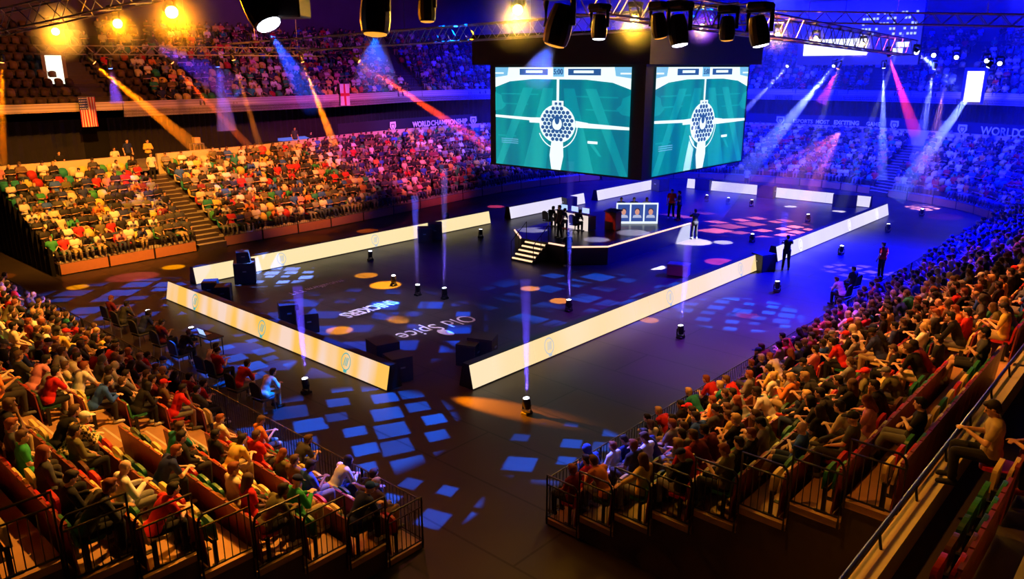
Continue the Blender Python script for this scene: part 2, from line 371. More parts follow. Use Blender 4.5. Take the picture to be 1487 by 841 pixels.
# ---- near retractable stands
class Stand:
    pass
def near_stand(name, label, rows, d, rise, z0, org, along, up, s0, s1, aisles):
    """org: front corner on the floor, along: direction of the rows, up: direction the rows climb"""
    A = Vector(along); U = Vector(up); O = Vector(org)
    def P(s, u, z): q = O + A * s + U * u; return (q.x, q.y, z)
    mb = MB()
    for r in range(rows):
        z = z0 + rise * r
        lo = [P(s0, d * r, z - .12), P(s1, d * r, z - .12), P(s1, d * (r + 1), z - .12), P(s0, d * (r + 1), z - .12)]
        hi = [P(s0, d * r, z), P(s1, d * r, z), P(s1, d * (r + 1), z), P(s0, d * (r + 1), z)]
        mb.hexa(lo + hi, 0)
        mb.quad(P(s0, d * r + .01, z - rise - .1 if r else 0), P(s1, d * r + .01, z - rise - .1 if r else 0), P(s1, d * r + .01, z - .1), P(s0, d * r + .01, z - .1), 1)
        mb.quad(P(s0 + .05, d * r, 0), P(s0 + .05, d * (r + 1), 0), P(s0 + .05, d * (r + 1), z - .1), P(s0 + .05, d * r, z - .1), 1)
        for a0, a1 in aisles:
            if r:
                lo = [P(a0, d * r - .36, z - rise), P(a1, d * r - .36, z - rise), P(a1, d * r, z - rise), P(a0, d * r, z - rise)]
                hi = [(x, y, z - rise / 2) for x, y, _ in lo]
                mb.hexa(lo + hi, 2)
                mb.quad(P(a0, d * r - .36, z - rise / 2 + .004), P(a1, d * r - .36, z - rise / 2 + .004), P(a1, d * r - .31, z - rise / 2 + .004), P(a0, d * r - .31, z - rise / 2 + .004), 3)
            mb.quad(P(a0, d * r, z + .004), P(a1, d * r, z + .004), P(a1, d * r + .05, z + .004), P(a0, d * r + .05, z + .004), 3)
    o = mb.build(name, [M_WOODFLOOR, M_RISER, M_WOODFLOOR, M_DSTEP], label=label, cat='seating stand', kind='structure')
    S = Stand(); S.P = P; S.rows = rows; S.d = d; S.rise = rise; S.z0 = z0; S.s0 = s0; S.s1 = s1; S.aisles = aisles
    S.face = math.atan2(-U.y, -U.x) - PI / 2          # rotation that turns local +Y to face the floor
    return S
SL = near_stand('seating_stand', 'retractable seating stand in the near left corner of the picture', 9, .92, .42, .15, (-10.8, 9.2, 0), (-1, 0, 0), (0, -1, 0), 0, 36, [(5.9, 7.2)])
SR = near_stand('seating_stand', 'retractable seating stand along the right edge of the picture', 8, .86, .41, .15, (-9.45, 11.6, 0), (0, 1, 0), (1, 0, 0), 0, 44, [(7.2, 8.4), (24, 25.2)])

# wall with blue rail behind the right stand and terrace beyond it
tx = -2.35
mb = MB(); mb.box((tx + .08, 33, 1.8), (.2, 62, 3.6)); mb.box((tx + .08, 33, 3.63), (.26, 62, .06)); mb.build('wall_terrace', M_PLASTER, label='low ochre terrace wall behind the right stand', cat='wall', kind='structure')
mb = MB(); mb.box((0.2, 33, 1.6), (4.8, 62, 3.2)); mb.box((0.3, 33, 3.5), (3.1, 62, .7)); mb.box((1.1, 33, 3.9), (2.0, 62, .5)); mb.build('floor', M_RISER, label='dark terrace floor behind the ochre wall', cat='floor', kind='structure')
mb = MB(); mb.box((-.55, 6.5, 4.55), (.22, 8, .9)); mb.box((-.55, 6.5, 5.03), (.3, 8, .06)); mb.build('wall_ledge', M_PLASTER, label='ochre ledge in the bottom right corner of the picture', cat='wall', kind='structure')
rt = empty('handrail', (tx, 3, 3.6), label='blue handrail running along the top of the ochre terrace wall', cat='handrail')
MB().tube([(0, 0, .32), (0, 58, .32)], .028).build('top_rail', M_BLUERAIL, rt)
MB().tube([(-.05, 0, .16), (-.05, 58, .16)], .022).build('lower_rail', M_BLUERAIL, rt)
for k in range(38):
    MB().tube([(.06, k * 1.55 + .4, 0), (.02, k * 1.55 + .4, .2), (0, k * 1.55 + .4, .32)], .02, 6).box((.06, k * 1.55 + .4, .01), (.12, .16, .03)).build('bracket', M_BLACK, rt)

# ================================================================ PEOPLE
def capsule(mb, p1, p2, r1, r2, n=10):
    p1, p2 = Vector(p1), Vector(p2); L = (p2 - p1).length
    if L < 1e-5: p2 = p1 + Vector((0, 0, 1e-4)); L = 1e-4
    prof = []
    for k in range(4): a = PI / 2 * (1 - k / 4); prof.append((max(r1 * math.cos(a), 1e-4), -r1 * math.sin(a)))
    prof.append((r1, 0)); prof.append((r2, L))
    for k in range(1, 5): a = PI / 2 * k / 4; prof.append((max(r2 * math.cos(a), 1e-4), L + r2 * math.sin(a)))
    mb.lathe(prof, p1, n, axis=(p2 - p1).normalized())
def ellip(mb, c, r, rot=None, n=14):
    i0 = len(mb.v); t = MB(); prof = [(max(math.cos(a), 1e-4), math.sin(a)) for a in np.linspace(-PI / 2, PI / 2, 9)]
    t.lathe(prof, (0, 0, 0), n)
    R = rot.to_matrix() if rot else Matrix.Identity(3)
    for v in t.v:
        q = R @ Vector((v[0] * r[0], v[1] * r[1], v[2] * r[2])) + Vector(c); mb.v.append(tuple(q))
    for f in t.f: mb.f.append(tuple(i + i0 for i in f)); mb.m.append(0)
TMP = bpy.data.collections.new('tmp'); SC.collection.children.link(TMP)
def remesh(mb, voxel, target, smooth=2, name='m'):
    me = mb.mesh('tmp', []) if False else bpy.data.meshes.new('tmp'); me.from_pydata(mb.v, [], mb.f); me.update()
    o = bpy.data.objects.new('tmp', me); TMP.objects.link(o)
    m = o.modifiers.new('r', 'REMESH'); m.mode = 'VOXEL'; m.voxel_size = voxel
    m = o.modifiers.new('s', 'SMOOTH'); m.factor = .5; m.iterations = smooth
    dg = bpy.context.evaluated_depsgraph_get(); nf = len(o.evaluated_get(dg).data.polygons)
    m = o.modifiers.new('d', 'DECIMATE'); m.ratio = min(1, target / max(1, nf * 2))
    dg.update(); dg = bpy.context.evaluated_depsgraph_get(); out = bpy.data.meshes.new_from_object(o.evaluated_get(dg), depsgraph=dg)
    out.name = name; out.materials.clear(); bpy.data.objects.remove(o); bpy.data.meshes.remove(me)
    out.polygons.foreach_set('use_smooth', [True] * len(out.polygons)); return out
def V(*a): return Vector(a)
def pose(kind):
    P = dict(pel=V(0, 0, .53), ch=V(0, .0, .86), nk=V(0, .01, 1.07), hd=V(0, .045, 1.215), tilt=0.15,
             el=[V(-.25, .04, .80), V(.25, .04, .80)], wr=[V(-.13, .27, .67), V(.13, .27, .67)], kn=[V(-.12, .44, .53), V(.12, .44, .53)], an=[V(-.13, .43, .09), V(.13, .43, .09)], hand='down')
    if kind == 'lean': P.update(ch=V(0, .17, .83), nk=V(0, .31, .99), hd=V(0, .41, 1.10), tilt=.15, el=[V(-.22, .38, .67), V(.22, .38, .67)], wr=[V(-.05, .56, .70), V(.05, .55, .70)])
    if kind == 'crossed': P.update(ch=V(0, -.06, .86), nk=V(0, -.07, 1.07), hd=V(0, -.03, 1.215), el=[V(-.26, .06, .82), V(.26, .06, .82)], wr=[V(.04, .17, .84), V(-.04, .19, .81)], an=[V(-.13, .62, .09), V(.13, .56, .09)])
    if kind == 'phone': P.update(hd=V(0, .08, 1.205), tilt=.5, el=[V(-.24, .10, .76), V(.24, .10, .76)], wr=[V(-.05, .33, .84), V(.05, .33, .84)])
    if kind == 'chin': P.update(ch=V(0, .12, .85), nk=V(0, .22, 1.03), hd=V(0, .28, 1.16), el=[V(-.20, .35, .68), V(.17, .40, .70)], wr=[V(-.10, .52, .62), V(.05, .36, .99)])
    if kind == 'reach': P.update(el=[V(-.44, -.02, .98), V(.25, .04, .80)], wr=[V(-.66, .04, .95), V(.13, .27, .67)])
    if kind == 'ankle': P.update(ch=V(0, -.04, .86), nk=V(0, -.05, 1.07), hd=V(0, -.01, 1.215), kn=[V(-.13, .44, .53), V(.30, .36, .62)], an=[V(-.14, .45, .09), V(-.04, .44, .62)])
    if kind in ('stand', 'fold', 'point'):
        P.update(pel=V(0, 0, .95), ch=V(0, 0, 1.27), nk=V(0, .01, 1.49), hd=V(0, .05, 1.635), tilt=.05, el=[V(-.26, -.03, 1.18), V(.26, -.03, 1.18)], wr=[V(-.25, .08, .95), V(.25, .08, .95)],
                 kn=[V(-.11, .03, .50), V(.12, .03, .50)], an=[V(-.14, -.02, .09), V(.15, .04, .09)])
    if kind == 'fold': P.update(el=[V(-.26, .06, 1.2), V(.26, .06, 1.2)], wr=[V(.05, .2, 1.22), V(-.05, .22, 1.19)])
    if kind == 'point': P.update(el=[V(-.24, .2, 1.3), V(.24, .2, 1.3)], wr=[V(-.10, .42, 1.45), V(.10, .42, 1.45)])
    sh = P['ch'] * .18 + P['nk'] * .82
    up = (P['nk'] - P['ch']).normalized()
    P['sh'] = [P['nk'] - up * .06 + V(-.175, 0, 0), P['nk'] - up * .06 + V(.175, 0, 0)]
    P['hp'] = [P['pel'] + V(-.10, 0, -.01), P['pel'] + V(.10, 0, -.01)]
    return P
def arm_hand(mb, e, w_, side, fine=True):
    d = (w_ - e).normalized(); up = V(0, 0, 1); s = d.cross(up)
    if s.length < .1: s = V(1, 0, 0)
    s.normalize(); n = s.cross(d)
    pc = w_ + d * .055
    R = Matrix((s, d, n)).transposed().to_quaternion()
    ellip(mb, pc, (.040, .055, .020), R, 8)
    if fine:
        for j, (off, ln) in enumerate(((-.030, .060), (-.010, .072), (.011, .067), (.031, .052))):
            b = pc + d * .042 + s * off; m1 = b + d * ln * .55 - n * .010; m2 = m1 + d * ln * .4 - n * .026
            capsule(mb, b, m1, .0095, .009, 6); capsule(mb, m1, m2, .009, .0075, 6)
        b = pc - d * .015 - s * side * .034; m1 = b + d * .035 - s * side * .028 - n * .008; capsule(mb, b, m1, .011, .010, 6); capsule(mb, m1, m1 + d * .028 - n * .01, .010, .008, 6)
def head(mb, P, fine=True):
    q = Euler((-P['tilt'] , 0, 0)).to_quaternion(); c = P['hd']
    L = lambda x, y, z: c + q @ V(x, y, z)
    ellip(mb, L(0, -.008, .02), (.076, .096, .100), q, 14); ellip(mb, L(0, .028, -.045), (.056, .062, .070), q, 12)
    if fine:
        capsule(mb, L(0, .088, .005), L(0, .104, -.022), .010, .015, 8)
        for s in (-1, 1): ellip(mb, L(s * .076, -.005, -.005), (.012, .020, .032), q, 8); ellip(mb, L(s * .028, .078, .022), (.022, .014, .008), q, 8)
        ellip(mb, L(0, .082, -.058), (.026, .012, .008), q, 8); ellip(mb, L(0, .068, -.088), (.026, .020, .018), q, 8)
    return q, c
def body_mb(P, fine=True, only_skin=False, shorts=False, long=False):
    mb = MB()
    if not only_skin:
        capsule(mb, P['pel'] + V(-.06, 0, 0), P['pel'] + V(.06, 0, 0), .125, .125)
        mid = P['pel'].lerp(P['ch'], .55)
        ellip(mb, mid, (.145, .105, .19), (P['ch'] - P['pel']).to_track_quat('Z', 'Y') if False else Vector((0, 0, 1)).rotation_difference((P['ch'] - P['pel']).normalized()))
        q = Vector((0, 0, 1)).rotation_difference((P['nk'] - P['ch']).normalized())
        ellip(mb, P['ch'].lerp(P['nk'], .25), (.165, .110, .20), q)
        for i in (0, 1):
            capsule(mb, P['nk'] - V(0, 0, .03), P['sh'][i], .062, .062); capsule(mb, P['sh'][i], P['el'][i], .054, .042)
            capsule(mb, P['hp'][i], P['kn'][i], .088, .060)
    for i in (0, 1):
        capsule(mb, P['el'][i], P['wr'][i], .040, .026); arm_hand(mb, P['el'][i], P['wr'][i], 1 if i else -1, fine)
        if not only_skin or shorts: capsule(mb, P['kn'][i], P['an'][i].lerp(P['kn'][i], .75), .057, .056); capsule(mb, P['an'][i].lerp(P['kn'][i], .75), P['an'][i], .056, .036)
        if not only_skin: capsule(mb, P['an'][i] + V(0, -.03, -.03), P['an'][i] + V(0, .15, -.05), .040, .034)
    capsule(mb, P['nk'] - V(0, 0, .04), P['hd'] + V(0, -.02, -.03), .058, .052)
    head(mb, P, fine)
    return mb
def shirt_mb(P, sleeve=.9, g=.012):
    mb = MB()
    q = Vector((0, 0, 1)).rotation_difference((P['nk'] - P['ch']).normalized())
    mid = P['pel'].lerp(P['ch'], .55); q2 = Vector((0, 0, 1)).rotation_difference((P['ch'] - P['pel']).normalized())
    capsule(mb, P['pel'] + V(-.055, 0, .03), P['pel'] + V(.055, 0, .03), .135 + g, .135 + g)
    ellip(mb, mid, (.155 + g, .115 + g, .20), q2); ellip(mb, P['ch'].lerp(P['nk'], .25), (.168 + g, .114 + g, .20), q)
    for i in (0, 1):
        capsule(mb, P['nk'] - V(0, 0, .035), P['sh'][i], .060 + g, .066 + g)
        e = P['sh'][i].lerp(P['el'][i], min(1, sleeve)); capsule(mb, P['sh'][i], e, .060 + g, .052 + g)
        if sleeve > 1: capsule(mb, P['el'][i], P['el'][i].lerp(P['wr'][i], .88), .046 + g, .034 + g)
    return mb
def trouser_mb(P, short=False, g=.012):
    mb = MB(); capsule(mb, P['pel'] + V(-.06, 0, -.01), P['pel'] + V(.06, 0, -.01), .128 + g, .128 + g)
    for i in (0, 1):
        e = P['hp'][i].lerp(P['kn'][i], .82 if short else 1)
        capsule(mb, P['hp'][i], e, .090 + g, (.072 if short else .062) + g)
        if not short: capsule(mb, P['kn'][i], P['an'][i] + V(0, 0, .05), .060 + g, .048 + g)
    return mb
def shoe_mb(P, only):
    mb = MB()
    for i in (only,):
        a = P['an'][i]; capsule(mb, a + V(0, -.04, -.035), a + V(0, .16, -.052), .050, .040, 10); capsule(mb, a + V(0, -.02, -.0), a + V(0, .02, -.03), .048, .046)
    return mb
def hair_mesh(style):
    mb = MB()
    if style == 'short':
        ellip(mb, (0, -.022, .038), (.086, .100, .090)); ellip(mb, (0, -.055, -.02), (.072, .058, .075)); ellip(mb, (0, .045, .092), (.060, .045, .028))
    elif style == 'long':
        ellip(mb, (0, -.02, .036), (.090, .102, .094)); ellip(mb, (0, -.065, -.07), (.088, .062, .13)); ellip(mb, (-.06, -.01, -.05), (.034, .05, .11)); ellip(mb, (.06, -.01, -.05), (.034, .05, .11)); ellip(mb, (0, -.09, -.17), (.07, .045, .09))
    elif style == 'tied':
        ellip(mb, (0, -.02, .036), (.086, .100, .090)); ellip(mb, (0, -.06, -.01), (.072, .055, .07)); ellip(mb, (0, -.135, .03), (.035, .045, .035)); capsule(mb, (0, -.15, .02), (0, -.17, -.13), .026, .012)
    elif style == 'cap':
        ellip(mb, (0, -.012, .050), (.090, .106, .078)); mb.box((0, .125, .030), (.12, .10, .016)); ellip(mb, (0, .13, .030), (.068, .065, .010)); ellip(mb, (0, -.01, .128), (.010, .010, .008))
    elif style == 'hood':
        ellip(mb, (0, -.03, .020), (.104, .112, .118)); ellip(mb, (0, -.07, -.10), (.11, .075, .09))
    return remesh(mb, .008, 520, 2, style)
HAIR = {s: hair_mesh(s) for s in ('short', 'long', 'tied', 'cap', 'hood')}
for s, m in HAIR.items(): m.materials.append(M_CLOTH if s in ('cap', 'hood') else M_HAIR)
POSES = ['sit', 'lean', 'crossed', 'phone', 'chin', 'reach', 'ankle', 'stand', 'fold', 'point']
PROTO = {}
for pk in POSES:
    P = pose(pk); D = {'P': P}
    bmesh_ = remesh(body_mb(P), .0085, 5200, 1, 'body'); bmesh_.materials.append(M_SKIN); bmesh_.materials.append(M_EYE)
    bm = bmesh.new(); bm.from_mesh(bmesh_)                     # eyes
    q = Euler((-P['tilt'], 0, 0)).to_quaternion()
    for s in (-1, 1):
        c = P['hd'] + q @ V(s * .028, .083, .006)
        r = bmesh.ops.create_icosphere(bm, subdivisions=1, radius=.010, matrix=Matrix.Translation(c))
        for v in r['verts']:
            for f in v.link_faces: f.material_index = 1
    bm.to_mesh(bmesh_); bm.free(); D['body'] = bmesh_
    for nm, mbx in (('tee', shirt_mb(P, .62)), ('jumper', shirt_mb(P, 1.5)), ('trousers', trouser_mb(P)), ('shorts', trouser_mb(P, True)), ('shoe0', shoe_mb(P, 0)), ('shoe1', shoe_mb(P, 1))):
        m = remesh(mbx, .013, 1100 if nm[:4] != 'shoe' else 210, 3, nm); m.materials.append(M_CLOTH); D[nm] = m
    PROTO[pk] = D
SKINS = [(.62, .36, .24), (.70, .44, .31), (.52, .29, .18), (.40, .21, .12), (.16, .08, .05), (.75, .50, .38)]
HAIRC = {'dark': (.018, .012, .010), 'brown': (.09, .045, .022), 'auburn': (.22, .055, .02), 'blond': (.50, .33, .14), 'grey': (.35, .33, .32), 'black': (.008, .007, .008)}
SHIRTC = {'black': (.015, .014, .016), 'charcoal': (.05, .05, .055), 'white': (.78, .76, .72), 'red': (.60, .02, .02), 'grey': (.22, .22, .24), 'navy': (.02, .03, .14), 'blue': (.03, .10, .55), 'green': (.03, .28, .08),
          'olive': (.13, .12, .05), 'yellow': (.72, .50, .10), 'orange': (.75, .22, .04), 'teal': (.02, .22, .20), 'cream': (.70, .60, .42), 'maroon': (.20, .02, .03), 'pink': (.70, .25, .30), 'brown': (.16, .09, .05)}
LEGC = {'black': (.015, .015, .018), 'dark blue': (.03, .05, .12), 'grey': (.18, .18, .18), 'khaki': (.38, .29, .16), 'dark': (.035, .03, .03)}
def pick(d): return random.choice(d)
def person(loc, rz, pk, shirt, hair='short', hairc='dark', legs='black', top='tee', short=False, skin=None, label='', group=None, scale=1.0, hat=None, cat='person', smat=None):
    D = PROTO[pk]; P = D['P']
    b = add('person', D['body'], None, loc, (0, 0, rz), skin or pick(SKINS), (scale,) * 3); tag(b, label, cat, group)
    s = add('shirt' if top == 'tee' else 'jumper', D[top], b, color=SHIRTC[shirt] if isinstance(shirt, str) else shirt)
    if smat:
        s.material_slots[0].link = 'OBJECT'; s.material_slots[0].material = smat
    add('shorts' if short else 'trousers', D['shorts' if short else 'trousers'], b, color=LEGC[legs] if isinstance(legs, str) else legs)
    sc_ = pick([(.02, .02, .02), (.6, .58, .55), (.1, .1, .1), (.45, .05, .04)])
    add('shoe', D['shoe0'], b, color=sc_); add('shoe', D['shoe1'], b, color=sc_)
    if hair != 'bald':
        nm = {'cap': 'cap', 'hood': 'hood'}.get(hair, 'hair')
        add(nm, HAIR[hair], b, P['hd'], (-P['tilt'], 0, 0), (SHIRTC[hat] if hat else HAIRC[hairc]) if nm != 'hair' else HAIRC[hairc])
    return b
POSEW = {'sit': 'sitting upright', 'lean': 'leaning forward', 'crossed': 'sitting back with arms folded', 'phone': 'looking down at their hands', 'chin': 'resting chin on hand', 'reach': 'with one arm stretched sideways', 'ankle': 'sitting with one ankle on the knee'}
HAIRW = {'short': '{} short hair', 'long': '{} long hair', 'tied': '{} tied hair', 'cap': '{} cap', 'hood': '{} hood', 'bald': 'bald head'}

# ---- low detail figures for the distant crowd
def low_parts():
    out = []
    for pk in ('sit', 'lean', 'crossed', 'phone'):
        P = pose(pk); L = []
        for cls, mbx, vox, tgt in (('skin', body_mb(P, False, True, True), .03, 150), ('shirt', shirt_mb(P, .7, .016), .035, 110), ('legs', trouser_mb(P, False, .014), .035, 90)):
            m = remesh(mbx, vox, tgt, 1); L.append((cls, m))
        mb = MB(); ellip(mb, (0, -.022, .038), (.09, .104, .094), n=8); ellip(mb, (0, -.055, -.02), (.076, .06, .078), n=8)
        q = Euler((-P['tilt'], 0, 0)).to_quaternion(); mb.v = [tuple(P['hd'] + q @ Vector(v)) for v in mb.v]
        L.append(('hair', remesh(mb, .025, 50, 1)))
        vs, fs, cl = [], [], []
        for cls, m in L:
            nv = len(m.vertices); co = np.empty(nv * 3, np.float32); m.vertices.foreach_get('co', co); m.calc_loop_triangles(); nt = len(m.loop_triangles); t = np.empty(nt * 3, np.int32); m.loop_triangles.foreach_get('vertices', t)
            fs.append(t.reshape(-1, 3) + sum(len(x) for x in vs)); vs.append(co.reshape(-1, 3)); cl += [cls] * nv
            bpy.data.meshes.remove(m)
        out.append((np.concatenate(vs), np.concatenate(fs), np.array(cl)))
    return out
LOW = low_parts()
class Merge:
    def __init__(s): s.V = []; s.T = []; s.C = []; s.n = 0
    def put(s, v, t, c, loc, rz, sc=1.0):
        co, si = math.cos(rz), math.sin(rz); R = np.array([[co, si, 0], [-si, co, 0], [0, 0, 1]], np.float32)
        s.V.append((v * sc) @ R + np.array(loc, np.float32)); s.T.append(t + s.n); s.C.append(c); s.n += len(v)
    def build(s, name, m, **k):
        Vv = np.concatenate(s.V).astype(np.float32); T = np.concatenate(s.T).astype(np.int32); C = np.concatenate(s.C).astype(np.float32)
        me = bpy.data.meshes.new(name); me.vertices.add(len(Vv)); me.vertices.foreach_set('co', Vv.ravel())
        me.loops.add(T.size); me.loops.foreach_set('vertex_index', T.ravel()); me.polygons.add(len(T)); me.polygons.foreach_set('loop_start', np.arange(0, T.size, 3, dtype=np.int32))
        me.update(calc_edges=True); me.polygons.foreach_set('use_smooth', [True] * len(T))
        a = me.color_attributes.new('Col', 'FLOAT_COLOR', 'POINT'); a.data.foreach_set('color', np.concatenate([C, np.ones((len(C), 1), np.float32)], 1).ravel())
        me.materials.append(m); o = bpy.data.objects.new(name, me); COL.objects.link(o); tag(o, **k); print(name, len(Vv), len(T)); return o
CROWD = Merge()
_sh = list(SHIRTC.values()); _sw = [34, 14, 12, 7, 9, 6, 5, 3, 4, 4, 4, 2, 5, 3, 3, 4]; _hc = list(HAIRC.values()); _lg = list(LEGC.values())
def crowd_person(loc, rz):
    v, t, cl = random.choice(LOW)
    c = np.zeros((len(v), 3), np.float32); c[cl == 'skin'] = random.choice(SKINS[:4]); c[cl == 'shirt'] = random.choices(_sh, _sw)[0]; c[cl == 'legs'] = random.choice(_lg); c[cl == 'hair'] = random.choices(_hc, [5, 5, 1, 2, 1, 4])[0]
    CROWD.put(v, t, c, loc, rz + random.uniform(-.25, .25), random.uniform(.93, 1.06))

# ================================================================ SEATS
SEATC = {'red': (.45, .015, .02), 'cream': (.72, .55, .22), 'green': (.02, .16, .07), 'dark green': (.01, .06, .035), 'brown': (.10, .035, .025), 'teal': (.02, .14, .16)}
def rounded_panel(mb, w_, h, t, y0, z0, lean, n=10, bow=.02):
    """upright rounded panel, local x across, z up; closed solid"""
    prof = [(-w_ / 2, 0), (-w_ / 2, h * .72)]
    for k in range(1, n): a = PI - PI * k / n; prof.append((w_ / 2 * math.cos(a), h * .72 + h * .28 * math.sin(a)))
    prof += [(w_ / 2, h * .72), (w_ / 2, 0)]
    fr = [(x, y0 - lean * z - bow * (1 - (2 * x / w_) ** 2), z0 + z) for x, z in prof]; bk = [(x, y - t, z) for x, y, z in fr]
    i = len(mb.v); N = len(prof); mb.v += fr + bk
    mb.f.append(tuple(range(i + N - 1, i - 1, -1))); mb.m.append(0); mb.f.append(tuple(range(i + N, i + 2 * N))); mb.m.append(0)
    for k in range(N): a, b = i + k, i + (k + 1) % N; mb.f.append((a, b, b + N, a + N)); mb.m.append(0)
def seat_meshes():
    a = MB(); rounded_panel(a, .44, .42, .045, -.17, .46, .14); back = a.mesh('backrest', M_SEAT)
    a = MB(); a.hexa([(-.245, -.24, .02), (.245, -.24, .02), (.245, -.215, .02), (-.245, -.215, .02), (-.245, -.315, .84), (.245, -.315, .84), (.245, -.285, .84), (-.245, -.285, .84)]); a.box((0, -.295, .855), (.46, .05, .03)); shell = a.mesh('back_shell', M_PANEL)
    a = MB(); rounded_panel(a, .42, .40, .06, -.02, .40, .05); up = a.mesh('seat_pan', M_SEAT)
    a = MB(); t = MB(); rounded_panel(t, .42, .42, .06, 0, 0, .02); t.v = [(x, z - .18, y + .47) for x, y, z in t.v]; down = t.mesh('seat_pan', M_SEAT)
    a = MB(); a.box((-.235, -.10, .23), (.03, .07, .46)); a.box((.235, -.10, .23), (.03, .07, .46)); a.box((0, -.13, .42), (.46, .035, .035)); a.box((-.235, -.06, .01), (.06, .2, .02)); a.box((.235, -.06, .01), (.06, .2, .02)); sup = a.mesh('seat_support', M_BLACK)
    return back, shell, up, down, sup
S_BACK, S_SHELL, S_UP, S_DOWN, S_SUP = seat_meshes()
def seat(loc, rz, color, occupied, label, group):
    e = empty('stadium_seat', loc, rz, label=label, cat='seat', group=group)
    add('backrest', S_BACK, e, color=SEATC[color]); add('back_shell', S_SHELL, e)
    add('seat_pan', S_DOWN if occupied else S_UP, e, color=SEATC[color]); add('seat_support', S_SUP, e)
    return e
def tri_arrays(me):
    nv = len(me.vertices); co = np.empty(nv * 3, np.float32); me.vertices.foreach_get('co', co); me.calc_loop_triangles(); t = np.empty(len(me.loop_triangles) * 3, np.int32); me.loop_triangles.foreach_get('vertices', t)
    return co.reshape(-1, 3), t.reshape(-1, 3)
TB, TS, TU, TD = tri_arrays(S_BACK), tri_arrays(S_SHELL), tri_arrays(S_UP), tri_arrays(S_DOWN)
SEATS = Merge()
def seat_low(loc, rz, col, occ, shell=True):
    for (v, t), c in ((TB, col), (TD if occ else TU, col)) + (((TS, (.10, .02, .02)),) if shell else ()):
        SEATS.put(v, t, np.tile(np.array(c, np.float32), (len(v), 1)), loc, rz)

# ---- near stands: work out every place, then the nearest become individuals
PLAID = None
def plaid():
    m = bpy.data.materials.new('plaid_cloth'); m.use_nodes = True; n = m.node_tree.nodes; k = m.node_tree.links; b = n['Principled BSDF']; b.inputs['Roughness'].default_value = .9
    c = n.new('ShaderNodeTexCoord'); ck = n.new('ShaderNodeTexChecker'); ck.inputs['Scale'].default_value = 18; ck.inputs['Color1'].default_value = (.75, .58, .25, 1); ck.inputs['Color2'].default_value = (.05, .045, .03, 1)
    k.new(c.outputs['Object'], ck.inputs[0]); k.new(ck.outputs[0], b.inputs['Base Color']); return m
PLAID = plaid()
places = []; beyond = []
for S, nm in ((SL, 'near left stand'), (SR, 'right stand')):
    for r in range(S.rows):
        n = int((S.s1 - S.s0) / .5); idx = 0
        for j in range(n):
            s = .35 + j * .5
            if any(a0 - .2 < s < a1 + .2 for a0, a1 in S.aisles): continue
            idx += 1
            u = S.d * (r + 1) - .42; z = S.z0 + S.rise * r; p = S.P(s, u, z)
            hd = (p[0], p[1], z + 1.2)
            if not in_view(hd, 25) and not in_view(p, 10):
                if in_view(hd, 420): beyond.append((p, S.face, (r, idx), random.random() < (.93 if s > 8 else .3)))
                continue
            dist = (Vector(hd) - Vector((0, 0, H))).length
            places.append(dict(S=S, nm=nm, r=r, idx=idx, s=s, p=p, hd=hd, px=proj(hd), dist=dist, occ=None))
def occ_prob(q):
    S, r, s = q['S'], q['r'], q['s']
    if S is SL:
        if s > 8: return .93
        if s > 6: return .6
        return [.30, .20, .14, .08, .06, .10, .12, .25, .25][r]
    if s < 7: return [.78, .72, .70, .62, .55, .48, .42, .12][r]
    if s < 24: return .95 if r < 6 else (.8 if r < 7 else .25)
    return .85
for q in places: q['occ'] = random.random() < occ_prob(q)
